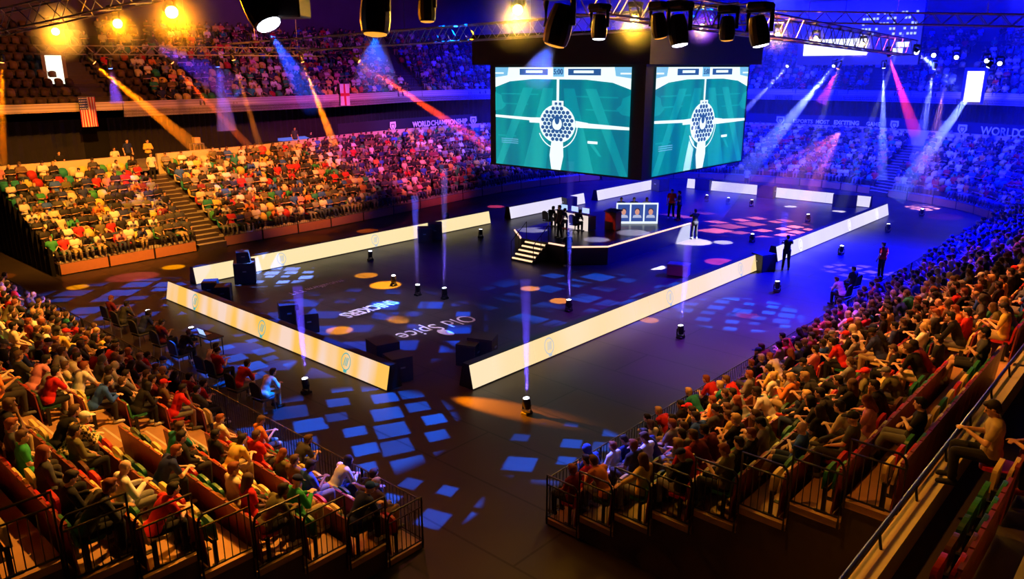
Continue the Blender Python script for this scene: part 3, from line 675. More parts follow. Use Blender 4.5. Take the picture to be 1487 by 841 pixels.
# people picked out in the photograph: head pixel, shirt, hair style, hair colour, pose, top, legs, shorts, extra
PICK = [
 (90, 610, 'yellow', 'cap', 'white', 'lean', 'jumper', 'dark', 0, 'plaid'), (118, 617, 'olive', 'short', 'dark', 'sit', 'jumper', 'black', 0, ''), (12, 635, 'green', 'short', 'brown', 'sit', 'tee', 'dark', 0, ''),
 (62, 672, 'charcoal', 'long', 'auburn', 'sit', 'jumper', 'black', 0, ''), (78, 745, 'charcoal', 'short', 'auburn', 'lean', 'jumper', 'black', 0, ''), (112, 750, 'black', 'short', 'dark', 'phone', 'jumper', 'black', 0, ''),
 (240, 715, 'red', 'short', 'dark', 'lean', 'tee', 'black', 0, ''), (233, 635, 'teal', 'short', 'brown', 'chin', 'tee', 'dark', 0, ''), (258, 655, 'black', 'short', 'dark', 'sit', 'jumper', 'dark', 0, ''),
 (316, 622, 'black', 'short', 'black', 'sit', 'tee', 'black', 0, ''), (333, 640, 'yellow', 'short', 'dark', 'lean', 'tee', 'olive', 0, ''), (340, 688, 'cream', 'short', 'auburn', 'sit', 'tee', 'dark', 0, ''),
 (368, 690, 'red', 'long', 'brown', 'sit', 'tee', 'dark', 0, ''), (393, 715, 'olive', 'short', 'dark', 'lean', 'jumper', 'dark', 0, ''), (378, 640, 'red', 'short', 'brown', 'sit', 'tee', 'dark', 0, ''),
 (402, 655, 'olive', 'long', 'auburn', 'phone', 'jumper', 'dark', 0, ''), (418, 668, 'brown', 'short', 'brown', 'sit', 'tee', 'dark', 0, ''), (436, 675, 'blue', 'short', 'dark', 'phone', 'tee', 'grey', 0, ''),
 (506, 707, 'navy', 'cap', 'blue', 'lean', 'jumper', 'black', 0, ''), (534, 730, 'brown', 'short', 'blond', 'reach', 'jumper', 'khaki', 0, ''), (272, 568, 'red', 'short', 'dark', 'lean', 'tee', 'black', 0, ''),
 (97, 537, 'cream', 'short', 'brown', 'ankle', 'tee', 'khaki', 1, ''), (150, 530, 'cream', 'hood', 'cream', 'lean', 'jumper', 'dark', 0, ''), (180, 512, 'maroon', 'long', 'auburn', 'reach', 'jumper', 'dark', 0, ''),
 (200, 562, 'black', 'long', 'black', 'lean', 'jumper', 'black', 0, ''), (15, 560, 'orange', 'short', 'brown', 'phone', 'tee', 'dark', 0, ''), (30, 600, 'charcoal', 'short', 'auburn', 'reach', 'tee', 'dark', 0, ''),
 (1222, 505, 'red', 'short', 'dark', 'lean', 'tee', 'black', 0, ''), (1457, 452, 'yellow', 'short', 'dark', 'phone', 'tee', 'khaki', 1, ''), (1415, 447, 'orange', 'short', 'auburn', 'lean', 'tee', 'khaki', 0, ''),
 (1254, 605, 'cream', 'short', 'dark', 'lean', 'tee', 'dark', 0, ''), (1195, 600, 'black', 'long', 'dark', 'sit', 'tee', 'black', 0, ''), (1305, 572, 'black', 'short', 'dark', 'chin', 'tee', 'black', 0, ''),
 (1230, 580, 'charcoal', 'short', 'dark', 'lean', 'tee', 'khaki', 0, ''), (1262, 582, 'pink', 'long', 'auburn', 'phone', 'tee', 'dark', 0, ''), (1055, 658, 'olive', 'short', 'auburn', 'phone', 'tee', 'black', 0, ''),
 (1088, 640, 'black', 'short', 'dark', 'sit', 'jumper', 'black', 0, ''), (1058, 622, 'maroon', 'short', 'dark', 'lean', 'jumper', 'dark', 0, ''), (1256, 538, 'olive', 'cap', 'red', 'sit', 'tee', 'dark', 0, ''),
 (1303, 500, 'black', 'short', 'brown', 'phone', 'tee', 'black', 0, ''), (1336, 505, 'black', 'short', 'brown', 'lean', 'tee', 'khaki', 1, ''), (1366, 488, 'black', 'short', 'dark', 'sit', 'tee', 'black', 0, ''),
 (866, 665, 'blue', 'hood', 'blue', 'lean', 'jumper', 'dark', 0, ''), (884, 652, 'white', 'short', 'auburn', 'sit', 'jumper', 'grey', 0, ''), (905, 648, 'navy', 'short', 'dark', 'phone', 'jumper', 'dark', 0, ''),
 (917, 662, 'charcoal', 'short', 'auburn', 'sit', 'tee', 'dark', 0, ''), (933, 646, 'white', 'short', 'brown', 'phone', 'jumper', 'dark blue', 0, ''), (968, 628, 'navy', 'short', 'dark', 'lean', 'tee', 'grey', 0, ''),
 (838, 690, 'maroon', 'short', 'auburn', 'sit', 'jumper', 'black', 0, ''), (888, 683, 'orange', 'short', 'brown', 'lean', 'tee', 'grey', 0, ''), (945, 676, 'yellow', 'long', 'brown', 'reach', 'jumper', 'grey', 0, ''),
 (1085, 592, 'yellow', 'short', 'brown', 'lean', 'tee', 'dark', 0, ''), (1030, 580, 'orange', 'short', 'auburn', 'sit', 'tee', 'dark', 0, ''), (1290, 430, 'black', 'short', 'dark', 'lean', 'tee', 'dark', 0, '')]
for t in PICK:
    best = min((q for q in places if 'pick' not in q), key=lambda q: (q['px'][0] - t[0]) ** 2 + (q['px'][1] - t[1]) ** 2)
    best['pick'] = t; best['occ'] = True
places.sort(key=lambda q: q['dist'])
ppl = [q for q in places if q['occ']]
NPEOPLE, NSEAT = 252, 300
seen_lab = set()
def uniq(l):
    assert l not in seen_lab, l
    seen_lab.add(l); return l
LONGPAL = ['red', 'cream', 'cream', 'green', 'dark green', 'red', 'brown', 'cream', 'green', 'red']
order = {}
for k, q in enumerate(ppl): order[id(q)] = k
nseat = 0
for q in places:
    S = q['S']; rz = S.face
    col = LONGPAL[(q['idx'] // 2 * 7 + q['r'] * 3 + (q['idx'] * q['r']) % 3) % 10]
    if nseat < NSEAT:
        nseat += 1
        st = 'with its pan down' if q['occ'] else 'tipped up and empty'
        seat(q['p'], rz, col, q['occ'], uniq(f"{col} seat {st}, {ordn(q['r'] + 1)} row of {q['nm']}, {ordn(q['idx'])} from railing"), 'tip-up seats of the near stands')
    else: seat_low(q['p'], rz, SEATC[col], q['occ'])
    if q['occ']:
        if order[id(q)] < NPEOPLE or 'pick' in q:
            t = q.get('pick')
            if t: _, _, sh, ha, hc, pk, top, lg, so, ex = t
            else:
                sh = random.choices(list(SHIRTC), _sw)[0]; ha = random.choices(['short', 'long', 'tied', 'cap', 'hood', 'bald'], [60, 12, 6, 8, 3, 3])[0]
                hc = random.choice(['dark', 'brown', 'black', 'auburn', 'blond']) if ha not in ('cap', 'hood') else random.choice(['red', 'black', 'white', 'navy', 'grey'])
                if ha == 'hood': hc = sh
                pk = random.choices(['sit', 'lean', 'crossed', 'phone', 'chin', 'reach', 'ankle'], [20, 28, 16, 14, 12, 2, 6])[0]; top = random.choice(['tee', 'tee', 'jumper']); lg = random.choice(list(LEGC)); so = random.random() < .25; ex = ''
            if lg == 'olive': lg = 'khaki'
            w1 = 'plaid shirt' if ex else f"{sh} {'T-shirt' if top == 'tee' else 'jumper'}"
            lab = f"person in {w1} with {HAIRW[ha].format(hc)}, {ordn(q['r'] + 1)} row, {ordn(q['idx'])} place, {q['nm']}"
            person(q['p'], rz + random.uniform(-.2, .2), pk, sh, ha, hc if ha not in ('cap', 'hood') else 'dark', lg, top, so, label=uniq(lab), group='spectators in the near stands', scale=random.uniform(.94, 1.05), hat=hc if ha in ('cap', 'hood') else None, smat=PLAID if ex else None)
        else: crowd_person(q['p'], rz)
for p, fz, (r, ix), oc in beyond:      # places just outside the frame
    seat_low(p, fz, SEATC[LONGPAL[(ix + r * 3) % 10]], oc)
    if oc: crowd_person(p, fz)
print('places', len(places), 'people', len(ppl))

# ---- bowl crowd and seats
def along(A, step):
    out = []; acc = 0.0
    for i in range(len(A) - 1):
        L = math.hypot(A[i + 1][0] - A[i][0], A[i + 1][1] - A[i][1])
        while acc < L:
            out.append((i, acc / L)); acc += step
        acc -= L
    return out
BC = [(.45, .02, .02), (.75, .56, .12), (.02, .25, .22), (.05, .30, .10), (.75, .56, .12), (.7, .62, .45)]
for (A, B, nrow, z0, rise, ais, up) in ((DF, DB, NROW, LZ0, LRISE, LA, False), (DG, DH, NUP, UZ0, URISE, UA, True)):
    for r in range(nrow):
        t = (r + .58) / nrow
        mid = [lp(A[i], B[i], t) for i in range(len(A))]
        for i, f in along(mid, .52 if not up else .6):
            if any(lo <= i < hi for lo, hi in ais): continue
            p = lp(mid[i], mid[i + 1], f); z = z0 + rise * r
            a = lp(A[i], A[i + 1], f); b = lp(B[i], B[i + 1], f); rz = math.atan2(a[1] - b[1], a[0] - b[0]) - PI / 2
            if not in_view((p[0], p[1], z + .8), 12): continue
            pr = .88 if not up else .72
            if up and i < 6: pr = 0
            if up and 12 <= i < 14: pr = .1
            if not up and i >= 68 and random.random() < .4: pr = .5
            if not up and i < 12 and r >= 7: pr = .35
            occ = random.random() < pr
            if up and r > 6 and not occ and i > 12: continue
            if not occ or (i < 20 and not up): seat_low((p[0], p[1], z), rz, random.choice(BC) if not (up and i < 14) else random.choice([(.05, .03, .02), (.09, .05, .03), (.05, .03, .02), (.16, .10, .05)]), occ, False)  # unlit upper left seats: their shade is put into dark seat colours
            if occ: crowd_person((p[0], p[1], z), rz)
CROWD.build('crowd', M_ATTR, label='packed crowd of seated spectators filling the far stands and upper tier', cat='crowd', kind='stuff')
SEATS.build('seat_rows', M_ATTR, label='rows of coloured seats in the far stands', cat='seats', kind='stuff')
# ================================================================ LED BOARDS ROUND THE PITCH
def emis(name, c=(), s=1.0, c2=None, sc=1.0):
    if name in MATS: return MATS[name]
    m = bpy.data.materials.new(name); m.use_nodes = True; nt = m.node_tree; n = nt.nodes; b = n['Principled BSDF']; b.inputs['Base Color'].default_value = (.02, .02, .02, 1); b.inputs['Roughness'].default_value = .4
    b.inputs['Emission Color'].default_value = (*c, 1); b.inputs['Emission Strength'].default_value = s
    if c2:     # picture shown on the panel drifts between two colours
        t = n.new('ShaderNodeTexCoord'); mp = n.new('ShaderNodeMapping'); mp.inputs['Scale'].default_value = (sc, sc, .1); nt.links.new(t.outputs['Object'], mp.inputs[0])
        x = n.new('ShaderNodeTexNoise'); x.inputs['Scale'].default_value = 1.0; x.inputs['Detail'].default_value = 1; nt.links.new(mp.outputs[0], x.inputs['Vector'])
        r = n.new('ShaderNodeValToRGB'); r.color_ramp.elements[0].color = (*c, 1); r.color_ramp.elements[1].color = (*c2, 1); r.color_ramp.elements[0].position = .42; r.color_ramp.elements[1].position = .6
        nt.links.new(x.outputs[0], r.inputs[0]); nt.links.new(r.outputs[0], b.inputs['Emission Color'])
    MATS[name] = m; return m
E_CREAM = emis('panel_cream', (1.0, .74, .36), 1.0, (1.0, .80, .50), .25)
E_YELL = emis('panel_yellow', (1.0, .56, .10), 1.0, (.95, .68, .55), .9)
E_WARMW = emis('panel_warm_white', (1.0, .80, .42), 1.0)
E_LILAC = emis('panel_lilac', (.82, .76, .98), .95, (.9, .85, 1.0), .3)
E_TEALM = emis('emblem_teal', (.10, .55, .55), .8)
E_PALEM = emis('emblem_pale', (.55, .62, .70), .9)
def led_board(p0, p1, face, e, label, emb=None, em=None, h=.80, ins=.17):
    """p0,p1 on the floor at the foot of the lit face; face: direction it looks"""
    p0, p1 = Vector((*p0, 0)), Vector((*p1, 0)); L = (p1 - p0).length; u = (p1 - p0) / L; f = Vector((*face, 0))
    f = (f - u * f.dot(u)).normalized(); c = (p0 + p1) / 2
    rz = math.atan2(u.y, u.x); yl = -f.dot(Vector((-u.y, u.x, 0)))       # body extends to the back side
    root = empty('led_board', c, rz, label=label, cat='advertising board', group='glowing boards around the playing area')
    s = 1 if yl > 0 else -1; w_ = .62
    def Q(x, y, z): return (x, y * s, z)
    mb = MB(); mb.hexa([Q(-L / 2, .0, 0), Q(L / 2, .0, 0), Q(L / 2, w_, 0), Q(-L / 2, w_, 0), Q(-L / 2, ins, h), Q(L / 2, ins, h), Q(L / 2, w_ - ins, h), Q(-L / 2, w_ - ins, h)])
    mb.build('housing', M_BLACK, root)
    n = max(1, round(L / 1.0)); mb = MB()
    for k in range(n):
        x0, x1 = -L / 2 + L * k / n + .004, -L / 2 + L * (k + 1) / n - .004
        a, b_ = .05, .97; yo = -.014
        mb.hexa([Q(x0, ins * a + yo, h * a), Q(x1, ins * a + yo, h * a), Q(x1, ins * a + .004, h * a), Q(x0, ins * a + .004, h * a), Q(x0, ins * b_ + yo, h * b_), Q(x1, ins * b_ + yo, h * b_), Q(x1, ins * b_ + .004, h * b_), Q(x0, ins * b_ + .004, h * b_)])
    mb.build('screen', e, root)
    for x in (emb or []):
        mb = MB(); N = 20; r0 = .23
        def pt(a, r, zz=0): x_ = math.cos(a) * r * .95; z_ = h * .52 + math.sin(a) * r * 1.1; return Q(x + x_, ins * z_ / h - .022, z_)
        for k in range(N):
            a0, a1 = 2 * PI * k / N, 2 * PI * (k + 1) / N
            if k in (14, 15): mb.quad(pt(a0, r0), pt(a0, r0 + .10), pt(a1, r0 + .10), pt(a1, r0)); continue
            mb.quad(pt(a0, r0), pt(a0, r0 + .035), pt(a1, r0 + .035), pt(a1, r0))
        for dx in (-.06, .02, .09):
            mb.quad(Q(x + dx - .05, ins * .32 - .022, h * .35), Q(x + dx - .01, ins * .32 - .022, h * .35), Q(x + dx + .05, ins * .68 - .022, h * .70), Q(x + dx + .01, ins * .68 - .022, h * .70))
        mb.build('emblem', em or E_PALEM, root)
    return root
BX, LX = -15.83, -33.9
led_board((BX, 15.75), (BX, 35.9), (1, 0), E_CREAM, 'long cream LED board on the near side of the playing area', [-6.3, 1.6, 8.0])
led_board((BX, 37.9), (BX, 55.4), (1, 0), E_LILAC, 'pale lilac LED board on the near side beyond the gap', [-5.8, 1.5, 6.5], emis('emblem_white', (1, 1, 1), 1.3))
led_board((LX, 15.9), (LX, 35.55), (1, 0), E_WARMW, 'warm yellow LED board along the left side behind the large speakers', [-5.3, 0.6], E_PALEM)
led_board((LX, 37.5), (LX, 45.6), (1, 0), E_LILAC, 'short lilac LED board behind the stage steps')
led_board((LX, 47.2), (LX, 55.0), (1, 0), E_LILAC, 'lilac LED board on the left side behind the player desks')
led_board((-32.6, 13.9), (-17.75, 13.9), (0, -1), E_YELL, 'amber LED board with three round emblems facing the near left stand', [-4.9, 0.2, 5.3], E_TEALM)
fa = [((997, 273.5), (1015, 275)), ((1031, 277), (1106, 284.5)), ((1122, 287), (1218, 297.5)), ((1235, 299), (1262, 302))]
fn = ['shortest lilac LED board at the far left corner', 'long lilac LED board at the far end beside the short one', 'longest lilac LED board at the far end of the pitch', 'lilac LED board at the far right corner of the pitch']
for (a, b_), l in zip(fa, fn):
    A, B_ = gz(*a), gz(*b_); led_board((A.x, A.y), (B_.x, B_.y), (0, -1), E_LILAC, l)

# ================================================================ STAGE
E_STRIP = emis('strip_light', (1.0, .55, .38), 1.6); E_STEP = emis('step_light', (1.0, .62, .34), 1.5)
SZ = .95
OCT = [(-26.6, 30.2), (-23.3, 30.3), (-22.0, 31.6), (-22.0, 39.8), (-23.2, 41.0), (-26.9, 41.0), (-28.3, 39.7), (-28.3, 31.6)]
st = empty('stage', (-25.1, 35.6, 0), label='raised dark eight-sided stage edged with a glowing light strip', cat='stage')
def loc(p): return (p[0] + 25.1, p[1] - 35.6)
mb = MB(); n = len(OCT); O2 = [loc(p) for p in OCT]
mb.poly([(*p, SZ) for p in O2], 0)
mb.build('deck', mat('stage_deck', (.05, .045, .06), .3, noise=.2), st)
mb = MB()
for k in range(n): a, b_ = O2[k], O2[(k + 1) % n]; mb.quad((*a, 0), (*b_, 0), (*b_, SZ), (*a, SZ))
mb.build('skirt', M_CASE, st)
for k in (0, 1, 2, 7):
    a, b_ = Vector(O2[k]), Vector(O2[(k + 1) % n])
    if k == 0: a = a.lerp(b_, .56)
    d = (b_ - a).normalized(); nn = Vector((d.y, -d.x)) * .03
    MB().hexa([(a.x + nn.x, a.y + nn.y, SZ - .04), (b_.x + nn.x, b_.y + nn.y, SZ - .04), (b_.x - nn.x, b_.y - nn.y, SZ - .04), (a.x - nn.x, a.y - nn.y, SZ - .04), (a.x + nn.x, a.y + nn.y, SZ + .03), (b_.x + nn.x, b_.y + nn.y, SZ + .03), (b_.x - nn.x, b_.y - nn.y, SZ + .03), (a.x - nn.x, a.y - nn.y, SZ + .03)]).build('light_strip', E_STRIP, st)
sr = empty('stage_steps', (-25.55, 29.1, 0), label='five lit steps climbing to the near corner of the stage', cat='steps')
for k in range(5):
    z = SZ * (k + 1) / 5.6; y = k * .25
    mb = MB(); mb.box((0, y + .125, z / 2), (1.4, .25, z)); s_ = mb.build('step', M_CASE, sr)
    MB().box((0, y - .005, z - .03), (1.36, .03, .06)).box((0, y + .03, z + .005), (1.36, .05, .01)).build('light_strip', E_STEP, s_)
for sx in (-.75, .75):
    MB().tube([(sx, .0, 0), (sx, .0, 1.0), (sx, 1.2, 1.85), (sx, 1.2, .9)], .022, 8).tube([(sx, .6, .5), (sx, .6, 1.42)], .018, 6).build('handrail', M_RAIL, sr)

# player desks on the stage
E_SCR = emis('monitor_glow', (.35, .5, 1.0), 1.4); E_WHITE = emis('panel_white', (.80, .90, 1.0), 1.1)
def desk(c, rz, L, front, label, portraits=False):
    t = empty('player_desk', (*c, SZ), rz, label=label, cat='desk')
    MB().bbox((0, 0, .74), (L, .7, .05), .015).build('tabletop', M_CASE, t)
    ph = 1.2 if portraits else .84
    fp = MB().box((0, -.36, ph / 2), (L, .05, ph)).build('front_panel', front, t)
    for s in (-1, 1): MB().box((s * (L / 2 - .04), 0, .37), (.06, .66, .72)).build('leg', M_CASE, t)
    if portraits:
        for k in range(3):
            x = (k - 1) * L / 3.1
            p = MB().box((x, -.392, .62), (L / 3.5, .01, .98)).build('portrait', emis('portrait_back', (.04, .09, .38), .9), fp)
            z0_ = len(fp.data.vertices) * 0 + .18; mb = MB(); skin = emis('portrait_skin', (.75, .35, .25), .9); hr = emis('portrait_hair', (.06, .03, .05), .6); sh = emis('portrait_shirt', (.5, .55, .8), .9)
            mb.poly([(x + .13 * math.cos(a), -.402, .50 + .17 * math.sin(a)) for a in np.linspace(0, 2 * PI, 14)[:-1]], 0)
            mb.poly([(x + .15 * math.cos(a), -.400, .58 + .14 * math.sin(a)) for a in np.linspace(-.2, PI + .2, 10)], 1)
            mb.poly([(x - .26, -.400, .16), (x + .26, -.400, .16), (x + .22, -.400, .30), (x, -.400, .36), (x - .22, -.400, .30)], 2)
            mb.v = [(a_, b2, c2 + z0_) for a_, b2, c2 in mb.v]; mb.build('portrait_figure', [skin, hr, sh], fp)
    return t
d1 = desk((-24.5, 37.9), math.radians(42), 2.4, E_WHITE, 'player desk with three portrait pictures glowing on its front', True)
d2 = desk((-26.3, 34.4), math.radians(-4), 2.6, emis('desk_glow', (.95, .78, .70), .9), 'player desk with cream lit front beside the seated players')
E_TXT = None
def monitor(c, rz, label):
    t = empty('monitor', c, rz, label=label, cat='monitor', group='monitors on the player desks')
    MB().bbox((0, 0, .27), (.54, .04, .32), .01).build('housing', M_CASE, t); MB().box((0, -.022, .27), (.51, .006, .29)).build('screen', E_SCR, t)
    MB().tube([(0, .02, 0), (0, .03, .2)], .02).box((0, 0, .01), (.24, .18, .02)).build('stand', M_CASE, t)
for k in range(3): monitor((-27.1 + k * .8, 34.5 - k * .05, SZ + .765), math.radians(-4), f"{['left','middle','right'][k]} monitor on the cream fronted player desk")
def office_chair(loc_, rz, label, group=None, name='office_chair', col=(.02, .02, .02)):
    t = empty(name, loc_, rz, label=label, cat='chair', group=group)
    MB().bbox((0, 0, .44), (.48, .46, .07), .02).build('seat', mat('chair_pad', (.02, .02, .022), .7, noise=.2), t)
    b_ = MB(); rounded_panel(b_, .44, .50, .05, -.20, .52, .12); b_.build('backrest', mat('chair_pad', ()), t)
    if name == 'office_chair':
        MB().tube([(0, 0, .1), (0, 0, .42)], .03).build('column', M_STEEL, t)
        mb = MB()
        for k in range(5): a = 2 * PI * k / 5; mb.tube([(0, 0, .12), (.28 * math.cos(a), .28 * math.sin(a), .07), (.28 * math.cos(a), .28 * math.sin(a), .0)], .02, 6)
        mb.build('base', M_BLACK, t)
    else:
        for sx in (-.2, .2):
            for sy in (-.19, .19): MB().tube([(sx, sy, .42), (sx * 1.15, sy * 1.2, 0)], .012, 6).build('leg', M_STEEL, t)
    return t
pl = [(-27.2, 33.2, 'black', 'dark'), (-26.3, 33.1, 'navy', 'dark'), (-25.4, 33.3, 'charcoal', 'dark')]
for k, (x, y, sh, hc) in enumerate(pl):
    w_ = ['left', 'middle', 'right'][k]
    office_chair((x, y, SZ), -.05, f'black office chair of the {w_} player at the cream desk', 'office chairs on the stage')
    person((x, y, SZ - .02), -.05, 'lean', sh, 'short', hc, 'black', 'tee', label=f'{w_} seated player in {sh} T-shirt seen from behind at the stage desk', group='players on the stage')
for k in range(3):
    q = Vector((-24.5, 37.9)) + Matrix.Rotation(math.radians(42), 2) @ Vector(((k - 1) * .75, .95)); w_ = ['left', 'middle', 'right'][k]
    office_chair((q.x, q.y, SZ), math.radians(222), f'black office chair of the {w_} player behind the portraits', 'office chairs on the stage')
    person((q.x, q.y, SZ - .02), math.radians(222), 'sit', ['navy', 'charcoal', 'white'][k], 'short', 'brown', 'black', 'tee', label=f'{w_} seated player behind the desk with glowing portraits', group='players on the stage')
# dark cabinet beside the desk, hosts standing
cb = empty('lectern', (-24.3, 35.3, SZ), .0, label='dark red lectern standing between the two player desks', cat='lectern')
MB().bbox((0, 0, .5), (.75, .55, 1.0), .03).build('body', mat('lectern_red', (.12, .01, .02), .5), cb); MB().hexa([(-.42, -.32, 1.0), (.42, -.32, 1.0), (.42, .3, 1.06), (-.42, .3, 1.06), (-.42, -.32, 1.04), (.42, -.32, 1.04), (.42, .3, 1.12), (-.42, .3, 1.12)]).build('top', M_CASE, cb)
HP = [((-22.9, 40.0), 2.3, 'fold', 'navy', 'host in navy standing at the far corner of the stage', SZ), ((-23.6, 40.3), 3.6, 'stand', 'red', 'host in red standing at the far corner of the stage', SZ),
      ((-25.1, 31.6), 2.8, 'stand', 'charcoal', 'stagehand in charcoal standing at the top of the lit steps', SZ), ((-23.3, 30.0), 1.2, 'fold', 'black', 'stagehand in black standing on the floor against the near stage skirt', 0),
      ((-21.84, 40.05), 1.0, 'point', 'black', 'presenter in black standing in a bright pool beside the stage', 0), ((-14.88, 36.6), .5, 'point', 'black', 'camera operator in black standing in the gap between near boards', 0),
      ((-42.9, 22.9), -1.5, 'stand', 'cream', 'steward in cream shirt standing at the first row of the lower bowl', LZ0), ((-28.4, 60.2), 3.2, 'stand', 'white', 'person in white standing beyond the far boards under the screens', 0)]
for (x, y), rz, pk, sh, lab, z in HP: person((x, y, z), rz, pk, sh, 'short', 'dark', 'black', 'tee', label=lab)

# ================================================================ HANGING SCREENS
def proj_uv(o, ux, uy): return lambda u, v, e=0: tuple(Vector(o) + Vector(ux) * u + Vector(uy) * v)
E_T1 = emis('picture_teal', (.0, .30, .33), 1.0, (.0, .17, .27), .8); E_T2 = emis('picture_light_teal', (.01, .40, .42), 1.0, (.0, .28, .36), .8); E_W = emis('picture_white', (.85, 1.0, 1.0), 1.1); E_NB = emis('picture_navy', (.02, .10, .32), 1.0); E_SK = emis('picture_sky', (.20, .55, .85), 1.0)
tl, tr, bl, br = gy(720, 98, 30), gy(918, 97, 30), gy(720, 240, 30), gy(914, 254, 30)
xl, xr, zt, zb = tl.x, tr.x, 9.62, (bl.z + br.z) / 2
rx = xr + .75; ya, yb_ = gx(953, 97, rx).y, gx(1086, 100, rx).y
hc = empty('screen_cube', ((xl + rx) / 2, (30 + yb_) / 2, zb), label='large black four-sided screen cube hanging over the stage', cat='video screen')
def W(p): return Vector(p) - Vector(((xl + rx) / 2, (30 + yb_) / 2, zb))
a = W((xl - .45, 30.05, 0)); b_ = W((rx - .05, yb_ + .3, 0))
MB().box(((a.x + b_.x) / 2, (a.y + b_.y) / 2, (zt - zb) / 2 + .05), (b_.x - a.x, b_.y - a.y, zt - zb + .3)).build('body', M_CASE, hc)
MB().box(((a.x + b_.x) / 2 - .2, (a.y + b_.y) / 2 + .0, zt - zb + .85), (b_.x - a.x + 1.3, b_.y - a.y + .9, 1.45)).build('top_housing', M_CASE, hc)
for sx in (.15, .85):
    for sy in (.15, .85): MB().tube([(a.x + (b_.x - a.x) * sx, a.y + (b_.y - a.y) * sy, zt - zb + 1.5), (a.x + (b_.x - a.x) * sx, a.y + (b_.y - a.y) * sy, 19 - zb)], .03, 6).build('hanging_chain', M_STEEL, hc)
def screen_pic(o, ux, uy, nrm, aspect):
    """game picture: u 0..1 right, v 0..1 up"""
    P = lambda u, v, k=0: tuple(Vector(o) + Vector(ux) * u + Vector(uy) * v + Vector(nrm) * (.02 + .004 * k))
    mb = MB()
    R = lambda u0, v0, u1, v1, mi, k: mb.quad(P(u0, v0, k), P(u1, v0, k), P(u1, v1, k), P(u0, v1, k), mi)
    R(0, 0, 1, 1, 0, 0)
    for k in range(9):        # mown bands of the pitch fan out towards the viewer
        if k % 2: mb.quad(P(k / 9 * 1.6 - .3 if k / 9 * 1.6 - .3 > 0 else 0, 0, 1), P(min(1, max(0, (k + 1) / 9 * 1.6 - .3)), 0, 1), P(.15 + .7 * (k + 1) / 9, .80, 1), P(.15 + .7 * k / 9, .80, 1), 1)
    R(0, .50, 1, .80, 1, 1) if False else None
    mb.poly([P(0, 1, 2), P(0, .80, 2), P(.12, .86, 2), P(.3, .885, 2), P(.7, .885, 2), P(.88, .86, 2), P(1, .80, 2), P(1, 1, 2)], 2)     # far stadium wall
    mb.quad(P(.0, .90, 3), P(.10, .92, 3), P(.11, 1, 3), P(.0, 1, 3), 4); mb.quad(P(.90, .92, 3), P(1, .90, 3), P(1, 1, 3), P(.89, 1, 3), 4)
    R(.20, .925, .42, .985, 3, 3); R(.57, .925, .80, .985, 3, 3); R(.46, .91, .54, 1, 4, 3); R(.25, .945, .38, .97, 2, 4); R(.61, .945, .75, .97, 2, 4)
    R(.0, .935, .07, .95, 2, 4); R(.93, .935, 1, .95, 2, 4)
    R(.488, .62, .506, .89, 2, 4)
    R(.455, .60, .54, .68, 2, 4); R(.475, .615, .495, .665, 3, 5); R(.505, .615, .525, .665, 3, 5)
    mb.quad(P(0, .492, 4), P(.30, .475, 4), P(.30, .505, 4), P(0, .518, 4), 2); mb.quad(P(.28, .455, 4), P(.37, .455, 4), P(.37, .51, 4), P(.28, .505, 4), 2)
    mb.quad(P(.66, .43, 4), P(1, .435, 4), P(1, .462, 4), P(.66, .48, 4), 2); mb.quad(P(.63, .43, 4), P(.72, .435, 4), P(.72, .48, 4), P(.63, .495, 4), 2)
    mb.poly([P(.455, .0, 4), P(.525, .0, 4), P(.545, .14, 4), P(.54, .30, 4), P(.455, .30, 4), P(.44, .14, 4)], 2)
    # centre circle with hexagon tiles
    cx, cy, rr = .495, .455, .135
    ring = lambda r0, r1, mi, k, n=28, a0=0, a1=2 * PI, sy=1.0: [mb.quad(P(cx + r0 * math.cos(a), cy + r0 * math.sin(a) * aspect * sy, k), P(cx + r1 * math.cos(a), cy + r1 * math.sin(a) * aspect * sy, k), P(cx + r1 * math.cos(b), cy + r1 * math.sin(b) * aspect * sy, k), P(cx + r0 * math.cos(b), cy + r0 * math.sin(b) * aspect * sy, k), mi) for a, b in zip(np.linspace(a0, a1, n + 1)[:-1], np.linspace(a0, a1, n + 1)[1:])]
    mb.poly([P(cx + rr * math.cos(t), cy + rr * math.sin(t) * aspect * .82, 5) for t in np.linspace(0, 2 * PI, 29)[:-1]], 2)
    for i in range(-4, 5):
        for j in range(-4, 5):
            hx, hy = (i + (.5 if j % 2 else 0)) * .031, j * .027
            if hx * hx + hy * hy < (.118) ** 2 and hx * hx + hy * hy > .042 ** 2: mb.poly([P(cx + hx + .0145 * math.cos(t), cy + (hy + .0145 * math.sin(t)) * aspect * .82, 6) for t in np.linspace(PI / 6, 2 * PI + PI / 6, 7)[:-1]], 3)
    ring(.036, .046, 3, 6); mb.poly([P(cx + .018 * math.cos(t), cy + .04 + .045 * math.sin(t), 7) for t in np.linspace(0, 2 * PI, 13)[:-1]], 3)
    ring(.145, .152, 2, 4, 20, -1.15 * PI / 2 - .9, -PI / 2 - .25, .95); ring(.145, .152, 2, 4, 20, -PI / 2 + .25, -.1, .95)
    for (u, v, l) in ((.05, .73, .3), (.62, .72, .3), (.05, .63, .22), (.70, .60, .25), (.02, .30, .15)): R(u, v, u + l, v + .012, 1, 3)
    for (u, v) in ((.05, .27), (.05, .25), (.05, .23)): R(u, v, u + .14, v + .006, 4, 3)
    R(.72, .285, .79, .31, 2, 5); mb.quad(P(.73, .285, 4), P(.76, .285, 4), P(.82, .17, 4), P(.80, .17, 4), 1)
    for s in (0, 1):
        mb.poly([P((1 - s) + (s * 2 - 1) * x, y, 4) for x, y in ((0, .75), (.05, .72), (.06, .66), (.09, .62), (.05, .57), (0, .56))], 1)
    return mb
MP = [E_T1, E_T2, E_W, E_NB, E_SK]
